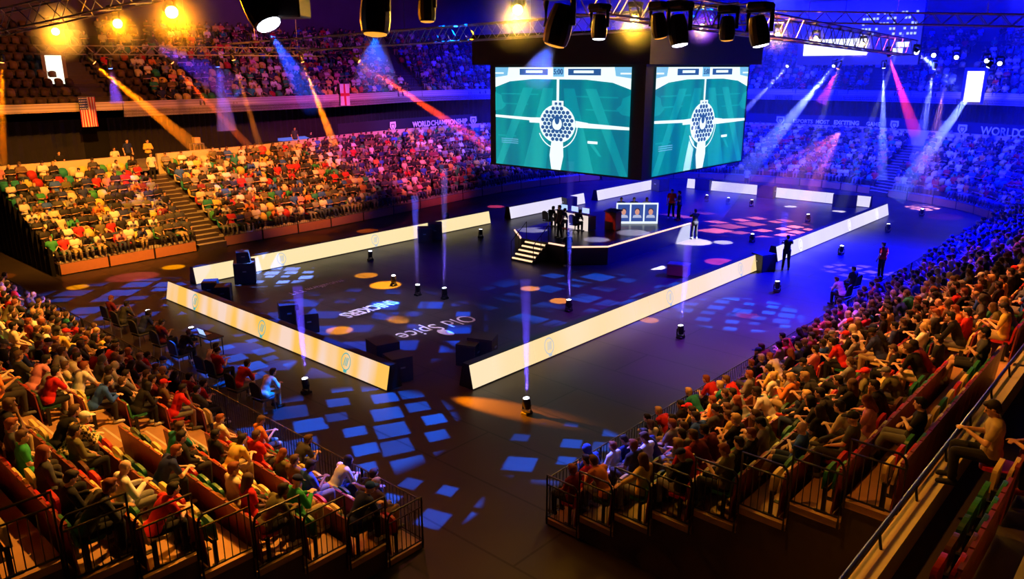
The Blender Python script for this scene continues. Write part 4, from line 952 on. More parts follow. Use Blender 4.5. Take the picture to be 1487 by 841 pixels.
f1 = screen_pic(W((xl, 30, zb)), (xr - xl, 0, 0), (0, 0, zt - zb), (0, -1, 0), (xr - xl) / (zt - zb)).build('screen', MP, hc)
f2 = screen_pic(W((rx, ya, zb)), (0, yb_ - ya, 0), (0, 0, zt - zb), (1, 0, 0), (yb_ - ya) / (zt - zb)).build('screen', MP, hc)
def text(body, size, m, loc_, rot, parent=None, name='lettering', ext=.004, bold=0.0, align='CENTER', sx=1.0):
    c = bpy.data.curves.new(name, 'FONT'); c.body = body; c.size = size; c.extrude = ext; c.align_x = align; c.align_y = 'CENTER'; c.offset = bold; c.materials.append(m); c.resolution_u = 3
    o = bpy.data.objects.new('tmp', c); COL.objects.link(o); dg = bpy.context.evaluated_depsgraph_get(); me = bpy.data.meshes.new_from_object(o.evaluated_get(dg), depsgraph=dg); bpy.data.objects.remove(o); bpy.data.curves.remove(c)
    me.name = name; o = bpy.data.objects.new(name, me); COL.objects.link(o); o.location = loc_; o.rotation_euler = rot; o.scale = (sx, 1, 1)
    if parent is not None: o.parent = parent
    return o
p = W((xl + (xr - xl) * .5, 29.94, zb + (zt - zb) * .955)); text('5:00', .34, E_NB, p, (PI / 2, 0, 0), hc, bold=.012)
p = W((rx + .06, ya + (yb_ - ya) * .5, zb + (zt - zb) * .955)); text('5:00', .34, E_NB, p, (PI / 2, 0, PI / 2), hc, bold=.012)

# ================================================================ FLOOR LETTERING
M_FL = mat('floor_print', (.85, .84, .88), .6)
spot((-22, 24, 13.5), (-24.5, 18.5, 0), (.75, .65, 1.0), 11000, 38, .9, .2)  # added lamp, only there to brighten the printed words
def floor_text(body, a, b_, label, size, bold=0.0, cat='floor lettering', sx=1.0):
    A, B_ = gz(*a), gz(*b_); c = (A + B_) / 2; rz = math.atan2((A - B_).y, (A - B_).x)
    o = text(body, size, M_FL, (c.x, c.y, .006), (0, 0, rz), None, 'floor_lettering', .001, bold, sx=sx); tag(o, label, cat); return o
floor_text('SNICKERS', (499, 459), (571, 438), 'bold printed word on the dark floor facing away, middle of the three', 1.0, .03, sx=.62)
floor_text('Old Spice', (590, 487), (677, 463), 'flowing printed brand words on the floor nearest the speakers', 1.25, .0, sx=.72)
floor_text('mutualfarm TTT', (421, 427), (497, 408), 'thin printed word on the floor farthest left of the three', .60, .0, sx=.75)
q = gz(647, 483); MB().poly([(q.x + .42 * math.cos(t), q.y + .22 * math.sin(t), .006) for t in np.linspace(0, 2 * PI, 16)[:-1]]).build('floor_emblem', M_FL, label='small sail shaped printed emblem on the floor beside the brand words', cat='floor emblem')

# ================================================================ SPEAKERS, CASES, BIN
M_GRILL = mat('speaker_grille', (.035, .03, .03), .6, .2, noise=.4, nscale=60)
def speaker(px, rz, dims, label, z=0.0, tilt=0):
    c = gz(*px) if isinstance(px[0], (int, float)) and z == 0 else Vector(px)
    t = empty('loudspeaker', (c.x, c.y, z), rz, label=label, cat='loudspeaker'); w_, d, h = dims
    mb = MB(); mb.hexa([(-w_ / 2, -d / 2, 0), (w_ / 2, -d / 2, 0), (w_ / 2 * .9, d / 2, 0), (-w_ / 2 * .9, d / 2, 0), (-w_ / 2, -d / 2 + tilt, h), (w_ / 2, -d / 2 + tilt, h), (w_ / 2 * .9, d / 2, h), (-w_ / 2 * .9, d / 2, h)]); mb.build('cabinet', M_CASE, t)
    mb = MB(); mb.hexa([(-w_ / 2 * .92, -d / 2 - .015, h * .06), (w_ / 2 * .92, -d / 2 - .015, h * .06), (w_ / 2 * .92, -d / 2 + .02, h * .06), (-w_ / 2 * .92, -d / 2 + .02, h * .06), (-w_ / 2 * .92, -d / 2 - .015 + tilt * .94, h * .94), (w_ / 2 * .92, -d / 2 - .015 + tilt * .94, h * .94), (w_ / 2 * .92, -d / 2 + .02 + tilt * .94, h * .94), (-w_ / 2 * .92, -d / 2 + .02 + tilt * .94, h * .94)]); mb.build('grille', M_GRILL, t)
    for s in (-1, 1): MB().box((s * w_ / 2, 0, h * .6), (.03, .16, .05)).build('handle', M_STEEL, t)
    return t
speaker((357, 408), 2.6, (1.05, .95, .95), 'wide black subwoofer in front of the yellow board on the left'); c = gz(357, 408); speaker((c.x, c.y, .95), 2.6, (.80, .60, .50), 'smaller black speaker stacked on the subwoofer by the left board', .95, .08)
speaker((307, 432), 2.5, (.75, .6, .75), 'black speaker nearest the corner where amber and yellow boards meet'); speaker((326, 437), 2.5, (.75, .6, .70), 'black ridged speaker beside the corner speaker behind the amber board')
speaker((420, 470), 2.7, (.75, .7, .85), 'black speaker behind the middle of the amber board'); speaker((448, 480), 2.7, (.75, .7, .75), 'blue lit black speaker behind the middle of the amber board')
speaker((557, 535), 2.9, (.95, .8, 1.0), 'tall black speaker behind the right end of the amber board'); speaker((578, 549), 2.9, (.8, .7, .8), 'lower black speaker at the right end of the amber board')
speaker((681, 528), .4, (.7, .6, .75), 'black speaker at the near corner of the cream board'); speaker((702, 522), .4, (.9, .7, .85), 'larger black speaker behind the near end of the cream board')
speaker((617, 350), 2.4, (.9, .8, .8), 'black speaker near the middle of the left yellow board'); speaker((632, 347), 2.4, (.9, .8, .95), 'taller black speaker beside the chair at the left yellow board')
speaker((1107, 392), 1.2, (.9, .8, .85), 'black speaker filling the gap in the near boards')
speaker((1022, 276), 0, (1.3, .7, .95), 'black speaker between the two far left boards'); speaker((1113, 287), 0, (1.3, .7, .95), 'black speaker between the two long far boards'); speaker((1226, 300), .3, (1.6, .9, .9), 'black speaker near the far right corner of the boards')
speaker((825, 302), 1.4, (1.0, .8, .8), 'black speaker in the gap of the left lilac boards'); speaker((958, 277), 1.4, (1.2, .9, 1.0), 'black speaker at the far left corner of the boards')
bn = empty('bin', (-40.9, 22.6, 0), label='tall white bin standing on the floor before the lower bowl', cat='bin')
MB().lathe([(.24, 0), (.36, .95), (.38, 1.0), (.34, 1.0), (.30, .9)], n=16).build('body', mat('white_plastic', (.75, .75, .78), .4), bn); MB().lathe([(.36, .99), (.33, 1.03), (.05, 1.07)], n=16).build('lid', mat('bin_top', (.5, .2, .12), .6), bn)
office_chair(gz(655, 333), -1.2, 'empty folding chair standing before the left yellow board', None, 'folding_chair')

# ================================================================ MOVING LIGHTS
E_LENS = {'w': emis('lens_white', (.8, .85, 1.0), 8), 'o': emis('lens_amber', (1.0, .55, .08), 60), 'y': emis('lens_yellow', (1.0, .78, .15), 60), 'b': emis('lens_blue', (.1, .2, 1.0), 8), 'r': emis('lens_orange', (1.0, .25, .04), 8), 'a': emis('lens_dim_amber', (.9, .35, .03), 1.2)}
HEADS = {}
def moving_head(loc_, dirv, s, lens, label, group, hang=False, name='moving_head_light'):
    t = empty(name, loc_, 0, label=label, cat='stage light', group=group); t.scale = (s,) * 3
    sg = -1 if hang else 1
    k = ('b', hang)
    if k not in HEADS:
        HEADS[k] = (MB().bbox((0, 0, sg * .06), (.34, .40, .12), .03).mesh('base', M_BLACK), MB().tube([(-.19, 0, sg * .12), (-.21, 0, sg * .2), (-.21, 0, sg * .46)], .035, 8).tube([(.19, 0, sg * .12), (.21, 0, sg * .2), (.21, 0, sg * .46)], .035, 8).box((0, 0, sg * .135), (.44, .12, .05)).mesh('yoke', M_BLACK),
                    MB().lathe([(.06, -.26), (.12, -.24), (.15, -.12), (.165, .02), (.165, .10), (.15, .20), (.135, .22)], n=14).mesh('lamp_head', M_BLACK))
    add('base', HEADS[k][0], t); add('yoke', HEADS[k][1], t)
    q = Vector((0, 0, 1)).rotation_difference(Vector(dirv).normalized()); h_ = add('lamp_head', HEADS[k][2], t, (0, 0, sg * .46), q.to_euler())
    lk = ('l', lens)
    if lk not in HEADS: HEADS[lk] = MB().lathe([(.128, .215), (.12, .235), (.06, .25)], n=14).mesh('lens', E_LENS[lens])
    add('lens', HEADS[lk], h_); return t
def haze_mat(name, d, an=0.0, col=(1, 1, 1)):
    if name in MATS: return MATS[name]
    m = bpy.data.materials.new(name); m.use_nodes = True; n = m.node_tree.nodes; n.remove(n['Principled BSDF']); v = n.new('ShaderNodeVolumeScatter'); v.inputs['Density'].default_value = d; v.inputs['Anisotropy'].default_value = an; v.inputs['Color'].default_value = (*col, 1)
    m.node_tree.links.new(v.outputs[0], n['Material Output'].inputs['Volume']); MATS[name] = m; return m
NB = [0]
def haze_ball(R_):  # ball of haze added around a rig lamp to give its halo
    m = haze_mat('haze_ball_%d' % int(R_ * 100), .3); n = m.node_tree.nodes; k = m.node_tree.links
    if 'falloff' in n: return m
    tc = n.new('ShaderNodeTexCoord'); L_ = n.new('ShaderNodeVectorMath'); L_.operation = 'LENGTH'; k.new(tc.outputs['Object'], L_.inputs[0])
    r = n.new('ShaderNodeMapRange'); r.name = 'falloff'; r.interpolation_type = 'SMOOTHSTEP'; r.inputs[1].default_value = R_ * .1; r.inputs[2].default_value = R_ * .86; r.inputs[3].default_value = .35; r.inputs[4].default_value = 0; k.new(L_.outputs['Value'], r.inputs[0])
    k.new(r.outputs[0], n['Volume Scatter'].inputs['Density']); m.cycles.volume_step_rate = 2 if hasattr(m.cycles, 'volume_step_rate') else 1; return m
def beam(src, dst, r0, r1, col, power, label, dens=.22, soft=.0):  # haze kept to the beam's cone, shaped to make the shaft visible
    src, dst = Vector(src), Vector(dst); L = (dst - src).length; d = (dst - src) / L; NB[0] += 1
    ang = math.degrees(2 * math.atan((r1 + .02) / L))
    vx = src - d * (r0 * L / max(r1 - r0, .01)) if r1 > r0 + .02 else src
    sp = spot(src, dst, col, power, max(ang * 1.15, 1.2), .35, .04)
    mb = MB(); mb.lathe([(r0, .0), (r0 + (r1 - r0) * .5, L * .5), (r1, L)], n=20, axis=d); o = mb.build('haze', haze_mat('haze_%02d' % int(dens * 100), dens))
    o.location = src; tag(o, label, 'haze', kind='stuff'); return o
def lookdir(a, b_): return (Vector(b_) - Vector(a)).normalized()
# upright fixtures on the floor
FX = [((765, 601), 'in the orange streak', 1), ((445, 571), 'in front of the amber board', 1), ((538, 378), 'beside the left yellow board', 0), ((572, 415), 'in a bright orange pool', 0), ((607, 429), 'nearest the brand words', 1), ((646, 434), 'right of its pair mid floor', 1),
      ((698, 345), 'at the far end of the left yellow board', 0), ((826, 452), 'at the right end of the middle row', 1), ((988, 491), 'on the floor outside the cream board', 1), ((1128, 424), 'outside the gap of the near boards', 1), ((1221, 370), 'outside the lilac near board', 0), ((1289, 337), 'outside the far lilac near board', 0), ((1338, 314), 'at the far right beyond the near boards', 1),
      ((1173, 322), 'inside the lilac near board on the right', 0), ((1092, 352), 'on the pink patterned floor', 0), ((1091, 300), 'inside the far boards', 0), ((217, 468), 'before the photographers near the dark coat', 0), ((280, 494), 'beside the low laptop table', 0), ((1057, 297), 'left of the pink pattern', 0), ((1026, 293), 'at the far boards behind the presenter', 0), ((982, 397), 'on the pink lit case behind the cream board', 0)]
for k, (p, w_, bm_) in enumerate(FX):
    c = gz(*p); moving_head(c, (random.uniform(-.1, .1), random.uniform(-.1, .1), 1), .72, 'w', 'upright floor light ' + w_, 'upright lights standing on the floor')
    if bm_:
        hL = [3.4, 2.8, 0, 3.4, 3.8, 5.0, 0, 5.5, 3.0, 3.0, 0, 0, 4.5][k]
        spb = beam(c + Vector((0, 0, .60)), c + Vector((random.uniform(-.12, .12), random.uniform(-.1, .1), .6 + hL)), .07, .16, (.10, .06, 1.0) if k not in (3,) else (1, .2, .05), 11000, 'haze lit violet above the floor light ' + w_, .22)
cs = gz(985, 400); c_ = empty('flight_case', cs, .3, label='small pink lit flight case behind the cream board', cat='case')
MB().bbox((0, 0, .28), (1.0, .6, .5), .02).build('body', mat('case_side', (.35, .12, .18), .5), c_); MB().bbox((0, 0, .56), (1.02, .62, .07), .02).build('lid', M_STEEL, c_)

# lamps hung in the rig
RIG = [((80, 45), 'o', 1.1), ((170, 33), 'o', 1.1), ((248, 15), 'o', 1.2), ((752, 12), 'y', .9), ((922, 27), 'y', .9), ((1020, 38), 'y', .55), ((1130, 50), 'y', .8), ((1185, 56), 'y', .8), ((1253, 64), 'y', .8)]
RN = ['first from the left in the top left row', 'second from the left in the top left row', 'third and brightest in the top left row', 'above the left screen', 'above the gap between the screens', 'small one above the right screen', 'beyond the right edge of the right screen', 'beside the scoreboard', 'in front of the scoreboard']
for (p, ln, s), w_ in zip(RIG, RN):
    c = gz(*p, 11.0 if p[0] < 600 else 10.9)
    if (c - Vector((0, 0, H))).length > 42: c = Vector((0, 0, H)) + (c - Vector((0, 0, H))).normalized() * 42
    d = (Vector((-4, 4, 5)) - c).normalized()
    moving_head(c + Vector((0, 0, .46 * s)) - d * .1, d, s, ln, 'glaring amber rig lamp ' + w_, 'bright lamps of the rig', True, 'rig_lamp')
    spot(c + d * .35, c + d * 12, (1, .48, .03) if ln == 'y' else (1, .24, .0), 1700 * s, 110, .8, .12)
    lb = MB(); ellip(lb, (0, 0, 0), (1.3 * s, 1.3 * s, 1.15 * s), n=16); o = lb.build('haze', haze_ball(1.3 * s)); o.location = c + d * .3; tag(o, 'haze glowing around the amber rig lamp ' + w_, 'haze', kind='stuff')
SIL = [((545, 18), 13.5, (.05, -.1, -1), 1.5, 'a', 'large dark one pointing straight down left of the screens'), ((376, 8), 15, (.5, .1, -.8), 1.7, 'w', 'large tilted one at the top left of the centre'), ((812, 38), 13.5, (-.25, -.1, -1), 1.35, 'a', 'tilted one above the left screen'), ((620, 12), 18, (0, 0, -1), 1.2, 'a', 'dim one between the left lamps and the screens'),
       ((957, 38), 15, (.1, .2, -1), .9, 'a', 'amber tinted one above the screen gap'), ((985, 45), 15, (.2, 0, -1), 1.1, 'w', 'dark one right of the screen gap'), ((1056, 42), 16, (0, .1, -1), .9, 'a', 'amber tinted one above the right screen'), ((1102, 46), 17, (.2, .1, -1), 1.2, 'w', 'dark one at the right end of the screens'), ((870, 40), 17, (0, 0, -1), 1.0, 'w', 'dark one above the right half of the left screen')]
for p, dist, d, s, ln, w_ in SIL:
    r = Vector(_ray(*p)).normalized() * dist + Vector((0, 0, H)); moving_head(r + Vector((0, 0, .46 * s)), d, s, ln, 'black hanging rig light, ' + w_, 'dark lights of the rig', True, 'rig_lamp')
bx = Vector(_ray(411, 8)).normalized() * 15 + Vector((0, 0, H)); hb = empty('hanging_speaker', bx, .6, label='black speaker box hanging at the top left of the centre', cat='loudspeaker')
MB().bbox((0, 0, 0), (.80, .55, .42), .03).build('cabinet', M_CASE, hb); MB().tube([(0, 0, .2), (0, 0, 8)], .02, 6).build('hanging_cable', M_STEEL, hb)

# trusses
def truss(a, b_, w_, label):
    a, b_ = Vector(a), Vector(b_); L = (b_ - a).length; t = empty('lighting_truss', a, 0, label=label, cat='truss', group='trusses of the lighting rig')
    t.rotation_euler = (b_ - a).to_track_quat('X', 'Z').to_euler(); h = w_ / 2
    for sy in (-h, h):
        for sz in (-h, h): MB().tube([(0, sy, sz), (L, sy, sz)], .028, 6).build('chord', M_TRUSS, t)
    mb = MB(); n = int(L / w_ / .9)
    for k in range(n):
        x0, x1 = L * k / n, L * (k + 1) / n
        for s in (-1, 1):
            mb.tube([(x0, s * h, -h), (x1, s * h, h)] if k % 2 else [(x0, s * h, h), (x1, s * h, -h)], .014, 5); mb.tube([(x0, -h, s * h), (x1, h, s * h)] if k % 2 else [(x0, h, s * h), (x1, -h, s * h)], .014, 5)
    mb.build('lacing', M_TRUSS, t)
    for f in (.1, .5, .9): q = t.rotation_euler.to_matrix().inverted() @ Vector((0, 0, 19 - (a.z + (b_.z - a.z) * f))); MB().tube([(L * f, 0, h), (L * f + q.x, q.y, q.z)], .012, 5).build('hanging_cable', M_STEEL, t)
def rp(px, py, dist): return Vector(_ray(px, py)).normalized() * dist + Vector((0, 0, H))
truss(rp(-40, 42, 30), rp(300, -34, 24), .6, 'pale box truss crossing the top left corner')
truss(rp(330, 72, 46), rp(1080, 20, 24), .55, 'long box truss running across the top to the screens')
truss(rp(850, -4, 17), rp(1320, 70, 40), .62, 'box truss descending to the right above the right screen')
truss(rp(50, 72, 50), rp(470, 76, 50), .45, 'faint thin truss across the upper tier on the left')
truss(rp(1000, 22, 34), rp(1487, 30, 34), .4, 'thin blue lit truss across the top right corner')

# beams from the far side rigs (source pixel, depth plane, target pixel)
def px_beam(a, da, b_, db, col, power, r0, r1, label, lens='w', fix=True, dens=.2):
    A = rp(*a, da); B_ = rp(*b_, db)
    if fix: moving_head(A + Vector((0, 0, .46)), lookdir(A, B_), .8, lens, 'lamp at the top of the ' + label, 'beam lights of the far rigs', True)
    d = lookdir(A, B_); beam(A + d * .25, B_, r0, r1, col, power, 'haze lit by the ' + label, dens)
OR1 = (1.0, .17, .0); RD = (1.0, .06, .0)
px_beam((133, 90), 46, (302, 228), 46, OR1, 55000, .10, .42, 'widest orange beam falling over the left bowl', 'r')
px_beam((247, 90), 48, (368, 220), 48, RD, 22000, .06, .26, 'thin red beam right of the widest orange one', 'r')
px_beam((438, 88), 48, (486, 212), 48, OR1, 80000, .10, .26, 'orange beam falling past the white flag with red cross', 'r')
px_beam((518, 89), 46, (722, 222), 44, RD, 160000, .08, .32, 'long red beam reaching the left screen', 'r')
px_beam((338, 85), 48, (380, 222), 48, OR1, 12000, .06, .22, 'faint red beam above the mezzanine', 'r')
px_beam((3, 88), 44, (2, 240), 44, OR1, 22000, .12, .25, 'orange beam at the left edge', 'r')
px_beam((316, 95), 50, (330, 190), 50, (.0, .06, 1), 3500, .12, .6, 'blue cone above the mezzanine', 'b')
px_beam((160, 97), 48, (170, 150), 48, (.14, .04, 1), 1500, .12, .35, 'violet cone over the left upper tier', 'b')
px_beam((388, 40), 30, (455, 150), 34, (.0, .07, 1), 6500, .15, .6, 'broad blue beam near the top centre left', 'b')
px_beam((545, 42), 20, (545, 118), 22, (.0, .08, 1), 1200, .18, .6, 'blue beam straight below the large dark light', 'b', False)
px_beam((807, 56), 16, (778, 112), 17, (.03, .12, 1), 2200, .10, .35, 'blue beam in front of the left screen top', 'b', False, .07)
px_beam((217, 60), 34, (340, 130), 38, (.10, .03, 1), 2600, .12, .7, 'violet beam crossing the left upper tier', 'b')
px_beam((1212, 96), 58, (1034, 306), 47, (.20, .28, 1), 120000, .12, .80, 'strongest white beam aimed at the presenter', 'w')
px_beam((1145, 96), 60, (1030, 215), 54, (.25, .3, 1), 26000, .08, .35, 'thin pale beam left of the strongest white one', 'w')
px_beam((1283, 97), 60, (1281, 262), 60, (.20, .3, 1), 50000, .07, .38, 'vertical pale beam over the far stand', 'w')
px_beam((1218, 98), 58, (1192, 150), 58, (1, .04, .12), 3000, .05, .40, 'pink cone under the strongest beam source', 'r')
px_beam((1290, 80), 50, (1330, 195), 54, (1, .03, .18), 30000, .10, .38, 'red beam crossing the far balcony', 'r')
px_beam((1437, 96), 56, (1300, 290), 56, (.2, .3, 1), 60000, .08, .60, 'pale beam crossing to the far stairs', 'w')
px_beam((1330, 75), 58, (1400, 130), 58, (.12, .2, 1), 16000, .08, .5, 'faint beam crossing right of the scoreboard', 'w')
px_beam((1357, 98), 58, (1330, 240), 60, (.15, .2, 1), 16000, .07, .5, 'faint blue beam left of the far right stairs', 'w')
px_beam((1345, 300), 46, (1180, 278), 0.1, (.4, .5, 1), 0, .01, .01, 'x', 'w') if False else None
for k, (x, y) in enumerate(((1331, 75), (1356, 79), (1389, 82), (1433, 87), (1452, 91))):
    c = rp(x, y, 62); moving_head(c + Vector((0, 0, .46)), lookdir(c, (0, 0, 6)), 1.1, 'w', f'white far lamp, {ordn(k + 1)} of five in the row right of the scoreboard', 'white lamps of the far right rig', True)

# ================================================================ light patterns on the floor
def pool(px, col, power, ang, src=None, gobo=None, blend=.35, z=0.0):
    c = gz(*px, z); s = Vector(src) if src else Vector((c.x + 2, c.y + 3, 12.5)); return spot(s, c, col, power * 1.45, ang, blend, .03, gobo=gobo)
BG_ = (.0, .11, 1.0)
pool((510, 622), BG_, 110000, 25, (-15, 17, 13), dict(scale=13, rot=.2, seed=1.3, size=.36))
pool((625, 725), BG_, 90000, 11, (-14, 14, 13), dict(scale=13, rot=.2, seed=4.3))
pool((200, 435), BG_, 130000, 27, (-30, 22, 13), dict(scale=13, rot=.4, seed=2.1, size=.36))
pool((330, 520), BG_, 100000, 22, (-24, 17, 13), dict(scale=13, rot=.1, seed=7.7, size=.34))
pool((400, 400), (.12, .26, 1.0), 330000, 17, (-30, 24, 13), dict(scale=16, rot=.3, seed=3.3, size=.36))
pool((520, 470), (.0, .07, 1.0), 90000, 44, (-22, 22, 13), dict(scale=8, rot=.5, seed=9.1, size=.34))
pool((860, 430), (.0, .10, 1.0), 80000, 36, (-16, 30, 13), dict(scale=8, rot=.8, seed=5.5, size=.34))
pool((1080, 455), BG_, 170000, 19, (-9, 34, 13), dict(scale=17, rot=.6, seed=6.1, size=.36))
pool((1100, 328), (1.0, .22, .30), 70000, 56, (-16.8, 47.5, 6.0), dict(scale=5.0, rot=.6, seed=2.9, size=.36))
pool((1250, 395), (.35, .2, 1.0), 120000, 13, (-6, 40, 13), dict(scale=18, rot=.5, seed=8.1, size=.34))
pool((1340, 302), (1.0, .4, .5), 130000, 16, (-14, 57, 8), dict(scale=16, rot=.5, seed=1.1, size=.36))
pool((820, 655), BG_, 90000, 14, (-8, 20, 13), dict(scale=14, rot=.5, seed=3.9))
pool((195, 402), (1.0, .12, .10), 60000, 7, (-34, 24, 12))
pool((1045, 380), (1.0, .10, .15), 60000, 7, (-17, 40, 12)); pool((720, 300), (1.0, .08, .25), 50000, 6, (-36, 42, 12)); pool((1085, 458), (1.0, .1, .15), 25000, 4, (-9, 33, 12))
for p, pw, an in (((770, 419), 60000, 4.0), ((813, 437), 60000, 4.0), ((580, 464), 70000, 4.8), ((493, 480), 60000, 4.6), ((532, 400), 60000, 5.0), ((560, 414), 120000, 6.5), ((252, 388), 70000, 5.0), ((113, 417), 60000, 4.2), ((943, 465), 40000, 3.4), ((800, 390), 20000, 4)):
    pool(p, (1.0, .38, .0), pw * 1.8, an)
for p, pw, an in (((950, 388), 130000, 5.2), ((1050, 352), 60000, 5), ((1148, 300), 70000, 4), ((1218, 307), 70000, 4), ((765, 335), 50000, 5)):
    pool(p, (.8, .85, 1.0), pw * 2, an)
for p_, a_ in (((922, 338), 26), ((868, 348), 20), ((775, 334), 24)):
    c_ = gz(*p_, .95); spot((c_.x + .9, c_.y + 1.2, 4.4), c_, (.85, .85, 1.0), 3800, a_, .3, .03)
spot((-15.5, 41.5, 9), gz(1004, 351), (.85, .88, 1.0), 190000, 11, .3, .03)
spot((-18.2, 14.3, 1.1), (-14.6, 15.3, 0), (1.0, .25, .0), 34000, 17, .9, .04)
spot((-13, 17, 9), (-12.6, 8.6, 1.2), (.0, .06, 1.0), 24000, 11, .5, .1)
spot((-16, 15, 9), (-8.7, 13.4, 1.3), (.08, .12, 1.0), 24000, 12, .6, .1)
spot((-26, 16, 9), (-33, 8.3, 1.2), (.02, .05, 1.0), 26000, 12, .6, .1)

# ================================================================ RAILINGS
def rail_panel(P0, P1, z, h, label, group, curve=False, name='guard_rail', m=M_RAIL, gap=.115, mid=True):
    """P0,P1 world xy; bars from z+.08 to z+h"""
    a, b_ = Vector((*P0, z)), Vector((*P1, z)); L = (b_ - a).length; rz = math.atan2((b_ - a).y, (b_ - a).x)
    t = empty(name, a, rz, label=label, cat='railing', group=group)
    if curve: fr = [(0.02, 0, -.1), (.02, 0, h * .86), (.05, 0, h * .95), (.12, 0, h), (L - .03, 0, h), (L - .03, 0, -.1)]
    else: fr = [(0.02, 0, 0), (.02, 0, h), (L - .02, 0, h), (L - .02, 0, 0)]
    MB().tube(fr, .022, 8).build('frame', m, t)
    MB().tube([(.02, 0, .10), (L - .02, 0, .10)], .016, 6).build('lower_rail', m, t)
    hb_ = h - .22 if mid else h
    if mid: MB().tube([(.02, 0, hb_), (L - .02, 0, hb_)], .016, 6).build('middle_rail', m, t)
    mb = MB(); n = max(2, int(L / gap))
    for k in range(1, n): mb.tube([(L * k / n, 0, .10), (L * k / n, 0, hb_)], .009, 5)
    mb.build('bars', m, t)
for S, nm in ((SL, 'near left stand'), (SR, 'right stand')):
    for r in range(S.rows):
        p = S.P(-.04, S.d * r, 0); q = S.P(-.04, S.d * (r + 1), 0)
        rail_panel(q[:2], p[:2], S.z0 + S.rise * r, 1.08, f'dark end railing with curved corner beside the {ordn(r + 1)} row of the {nm}', 'end railings of the near stands', True)
    k = 0; s = 0.0; last = 34 if S is SL else 40
    while s < last:
        p = S.P(s, -.03, 0); q = S.P(s + 2.0, -.03, 0); k += 1
        rail_panel(p[:2], q[:2], .1, 1.0, f'front railing panel of the {nm}, {ordn(k)} from its open end', 'front railings of the near stands', False, mid=False); s += 2.0
# front barrier of the lower bowl: pale panels between dark posts
k = 0
for i in range(0, ND - 2, 2):
    if 6 <= i < 12 or 42 <= i < 44 or 66 <= i < 72: continue
    a, b_ = Vector(DF[i]), Vector(DF[i + 2]); L = (b_ - a).length; u = (b_ - a) / L; nn = Vector((u.y, -u.x)); k += 1
    t = empty('front_barrier', (a.x + nn.x * .12, a.y + nn.y * .12, 0), math.atan2(u.y, u.x), label=f'barrier panel in front of the lower bowl, {ordn(k)} counted from the draped end', cat='barrier', group='barriers in front of the lower bowl')
    MB().box((L / 2, 0, .30), (L - .1, .04, .50)).build('panel', mat('barrier_panel', (.42, .17, .08), .6, noise=.1), t)
    MB().tube([(.02, 0, 0), (.02, 0, .95), (L - .02, 0, .95), (L - .02, 0, 0)], .022, 6).build('frame', M_RAIL, t)
    mb = MB(); m_ = int(L / .14)
    for j in range(1, m_): mb.tube([(L * j / m_, 0, .55), (L * j / m_, 0, .95)], .008, 4)
    mb.build('bars', M_RAIL, t)

# ================================================================ PEOPLE AND CHAIRS ON THE FLOOR NEAR THE LEFT STAND
FP = [(165, 478, 'maroon', 'short', 'auburn', 'phone'), (180, 487, 'charcoal', 'short', 'dark', 'chin'), (207, 501, 'navy', 'short', 'dark', 'lean'), (238, 517, 'maroon', 'short', 'dark', 'phone'), (264, 533, 'black', 'bald', 'grey', 'lean'),
      (303, 556, 'cream', 'short', 'dark', 'lean'), (319, 563, 'red', 'tied', 'dark', 'phone'), (348, 584, 'red', 'short', 'dark', 'lean'), (385, 598, 'cream', 'short', 'dark', 'lean')]
FW = ['leftmost in the row of floor chairs', 'second from the left in the floor chairs', 'by the first upright light', 'left of the man with the bare head', 'beside the laptop table', 'right of the laptop table', 'in bright red with a ponytail', 'in the floor chairs beside the pale suit', 'in a pale suit at the end of the floor chairs']
for (px, py, sh, ha, hc_, pk), w_ in zip(FP, FW):
    c = gz(px, py); c.z = 0; rz = .15
    office_chair(c, rz, 'folding chair of the person ' + w_, 'folding chairs on the floor', 'folding_chair')
    person(c, rz, pk, sh, ha, hc_, 'khaki' if 'suit' in w_ else 'black', 'jumper' if 'suit' in w_ else 'tee', label=f'person {w_}', group='people on the floor chairs')
for k in range(7):
    c = gz(190 + k * 21, 505 + k * 13); c.z = 0; c.y -= .95
    office_chair(c, .15, f'empty black folding chair, {ordn(k + 1)} from the left in the back line', 'folding chairs on the floor', 'folding_chair')
c = gz(258, 480); c = Vector((-25.2, 11.9, 0)); tb = empty('table', c, .1, label='low black table with laptop before the photographers', cat='table')
MB().bbox((0, 0, .66), (1.5, .55, .04), .01).build('tabletop', M_CASE, tb)
for sx in (-.68, .68):
    for sy in (-.22, .22): MB().tube([(sx, sy, 0), (sx, sy, .65)], .02, 6).build('leg', M_BLACK, tb)
lpt = empty('laptop', c + Vector((.1, 0, .685)), .1 + PI, label='open laptop with blue glowing screen on the low table', cat='laptop')
MB().bbox((0, 0, .012), (.36, .25, .022), .006).build('keyboard_base', M_STEEL, lpt); MB().hexa([(-.18, .12, .02), (.18, .12, .02), (.18, .13, .02), (-.18, .13, .02), (-.18, .20, .24), (.18, .20, .24), (.18, .21, .24), (-.18, .21, .24)]).build('lid', E_SCR, lpt)
# security and officials at the right
for (px, py, sh, pk, w_) in ((1278, 404, 'red', 'stand', 'steward in a red and white vest standing at the front of the right stand'), (1236, 430, 'charcoal', 'sit', 'person in charcoal sitting on the floor edge before the right stand'), (1222, 446, 'white', 'lean', 'person in white sitting before the right stand with papers')):
    c = gz(px, py); 
    if pk != 'stand': office_chair(c, 1.4, 'chair of the ' + w_, None, 'folding_chair')
    b_ = person(c, 1.2, pk, sh, 'short', 'brown', 'black', 'tee', label=w_)
